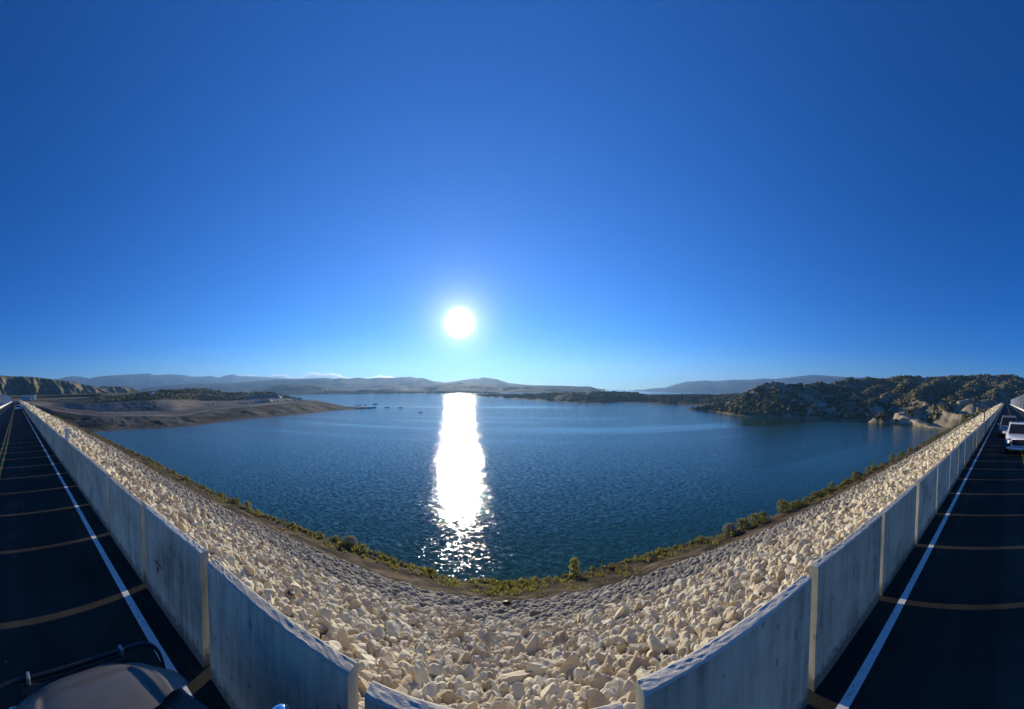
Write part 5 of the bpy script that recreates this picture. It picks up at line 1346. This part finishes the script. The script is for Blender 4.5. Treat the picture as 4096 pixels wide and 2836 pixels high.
# ---------------------------------------------------------------- clouds beyond the mountains
mcl, nt2, bsc = mat('cloud_white'); bsc.inputs['Base Color'].default_value = (0.92, 0.92, 0.93, 1); bsc.inputs['Roughness'].default_value = 1; bsc.inputs['Specular IOR Level'].default_value = 0
nz_ = noise(nt2, pos(nt2), 0.004, 5); rp_ = ramp(nt2, nz_.outputs[0], [(0.3, (0.8, 0.82, 0.86)), (0.7, (0.95, 0.95, 0.95))]); nt2.links.new(rp_.outputs[0], bsc.inputs['Base Color'])
tlc = nd(nt2, 'ShaderNodeBsdfTranslucent'); tlc.inputs['Color'].default_value = (0.97, 0.97, 0.97, 1)
mxc = nd(nt2, 'ShaderNodeMixShader'); mxc.inputs[0].default_value = 0.9; nt2.links.new(bsc.outputs[0], mxc.inputs[1]); nt2.links.new(tlc.outputs[0], mxc.inputs[2])
nt2.links.new(mxc.outputs[0], [n_ for n_ in nt2.nodes if n_.type == 'OUTPUT_MATERIAL'][0].inputs[0])
def cloud(spec, dist, lab, seed):
    VV, FF, off = [], [], 0
    x0, x1, yt, yb_ = spec[0]; n1, n2 = int((x1 - x0) * 1.2) + 12, 22
    u = np.linspace(0, 1, n1)[:, None]; th = np.linspace(0, 2 * np.pi, n2, endpoint=False)[None]
    env = np.clip(np.sin(np.pi * u), 0, 1) ** 0.55 + 1e-4
    lum = 0.75 + 0.6 * fbm(u * (x1 - x0) / 38 + seed, u * 0 + seed, 5, seed)[:, :1]
    px = x0 + (x1 - x0) * u; hgt = (yb_ - yt) * env * np.clip(lum, 0.12, 1.2)
    top = np.maximum(np.sin(th), 0) * hgt * (1 + 0.22 * fbm(u * (x1 - x0) / 5, np.sin(th) * 2 + u * 0, 3, seed + 1)) - np.maximum(-np.sin(th), 0) * 1.6 * env
    dep = dist + np.cos(th) * 260 * env
    V = np.array([at_d(float(px[i, 0]), float(yb_ - top[i, j]), float(dep[i, j])) for i in range(n1) for j in range(n2)])
    import bmesh
    me = mesh_np('cloud', V, [grid_faces(n1, n2, True), np.array([range(n2)]), np.array([[(n1 - 1) * n2 + k for k in range(n2)]])], mcl, True)
    bm = bmesh.new(); bm.from_mesh(me); bmesh.ops.recalc_face_normals(bm, faces=bm.faces); bm.to_mesh(me); bm.free()
    tag(add('cloud', me), lab, 'cloud')
ntc = mcl.node_tree; ntc.nodes.clear(); oc = ntc.nodes.new('ShaderNodeOutputMaterial'); vc_ = ntc.nodes.new('ShaderNodeVolumePrincipled')
vc_.inputs['Color'].default_value = (1, 1, 1, 1); vc_.inputs['Density'].default_value = 0.006; vc_.inputs['Anisotropy'].default_value = 0.6
ntc.links.new(vc_.outputs[0], oc.inputs['Volume'])
cloud([(1180, 1400, 1486, 1513)], 10500, 'largest flat white cloud bank resting behind the mountain crest left of the sun', 5)
cloud([(1062, 1178, 1495, 1514)], 10500, 'middle-sized white cloud bank on the blue ridge left of the largest one', 6)
cloud([(930, 1038, 1496, 1508)], 10500, 'thin streak of white cloud along the far blue ridge at the left', 7)
cloud([(1440, 1590, 1502, 1515)], 10500, 'low broken white cloud peeping over the mountains just left of the sun', 8)

# ---------------------------------------------------------------- haze
HZ = 8600.0
b = MB().box((-HZ, -HZ, -39.5), (HZ, HZ, 560)); hzo = b.obj('haze', None)
mh = bpy.data.materials.new('haze_air'); mh.use_nodes = True; nth = mh.node_tree; nth.nodes.clear()
oh = nth.nodes.new('ShaderNodeOutputMaterial'); pv = nth.nodes.new('ShaderNodeVolumePrincipled')
pv.inputs['Color'].default_value = (0.30, 0.58, 1.0, 1); pv.inputs['Density'].default_value = 0.00012; pv.inputs['Anisotropy'].default_value = 0.4
nth.links.new(pv.outputs[0], oh.inputs['Volume']); hzo.data.materials.append(mh); tag(hzo, 'thin pale haze over the lake and the hills', 'haze', kind='stuff')

# ---------------------------------------------------------------- render
scn.view_settings.view_transform = 'Standard'; scn.view_settings.look = 'None'; scn.view_settings.gamma = 1.0
scn.view_settings.exposure = 0.5; scn.view_settings.use_curve_mapping = False
scn.render.engine = 'CYCLES'
cy = scn.cycles
cy.use_denoising = True
try: cy.denoiser = 'OPENIMAGEDENOISE'
except Exception: pass
cy.max_bounces = 7; cy.diffuse_bounces = 3; cy.glossy_bounces = 3; cy.transmission_bounces = 2; cy.volume_bounces = 0
cy.sample_clamp_indirect = 6.0; cy.sample_clamp_direct = 0.0; cy.caustics_reflective = False; cy.caustics_refractive = False
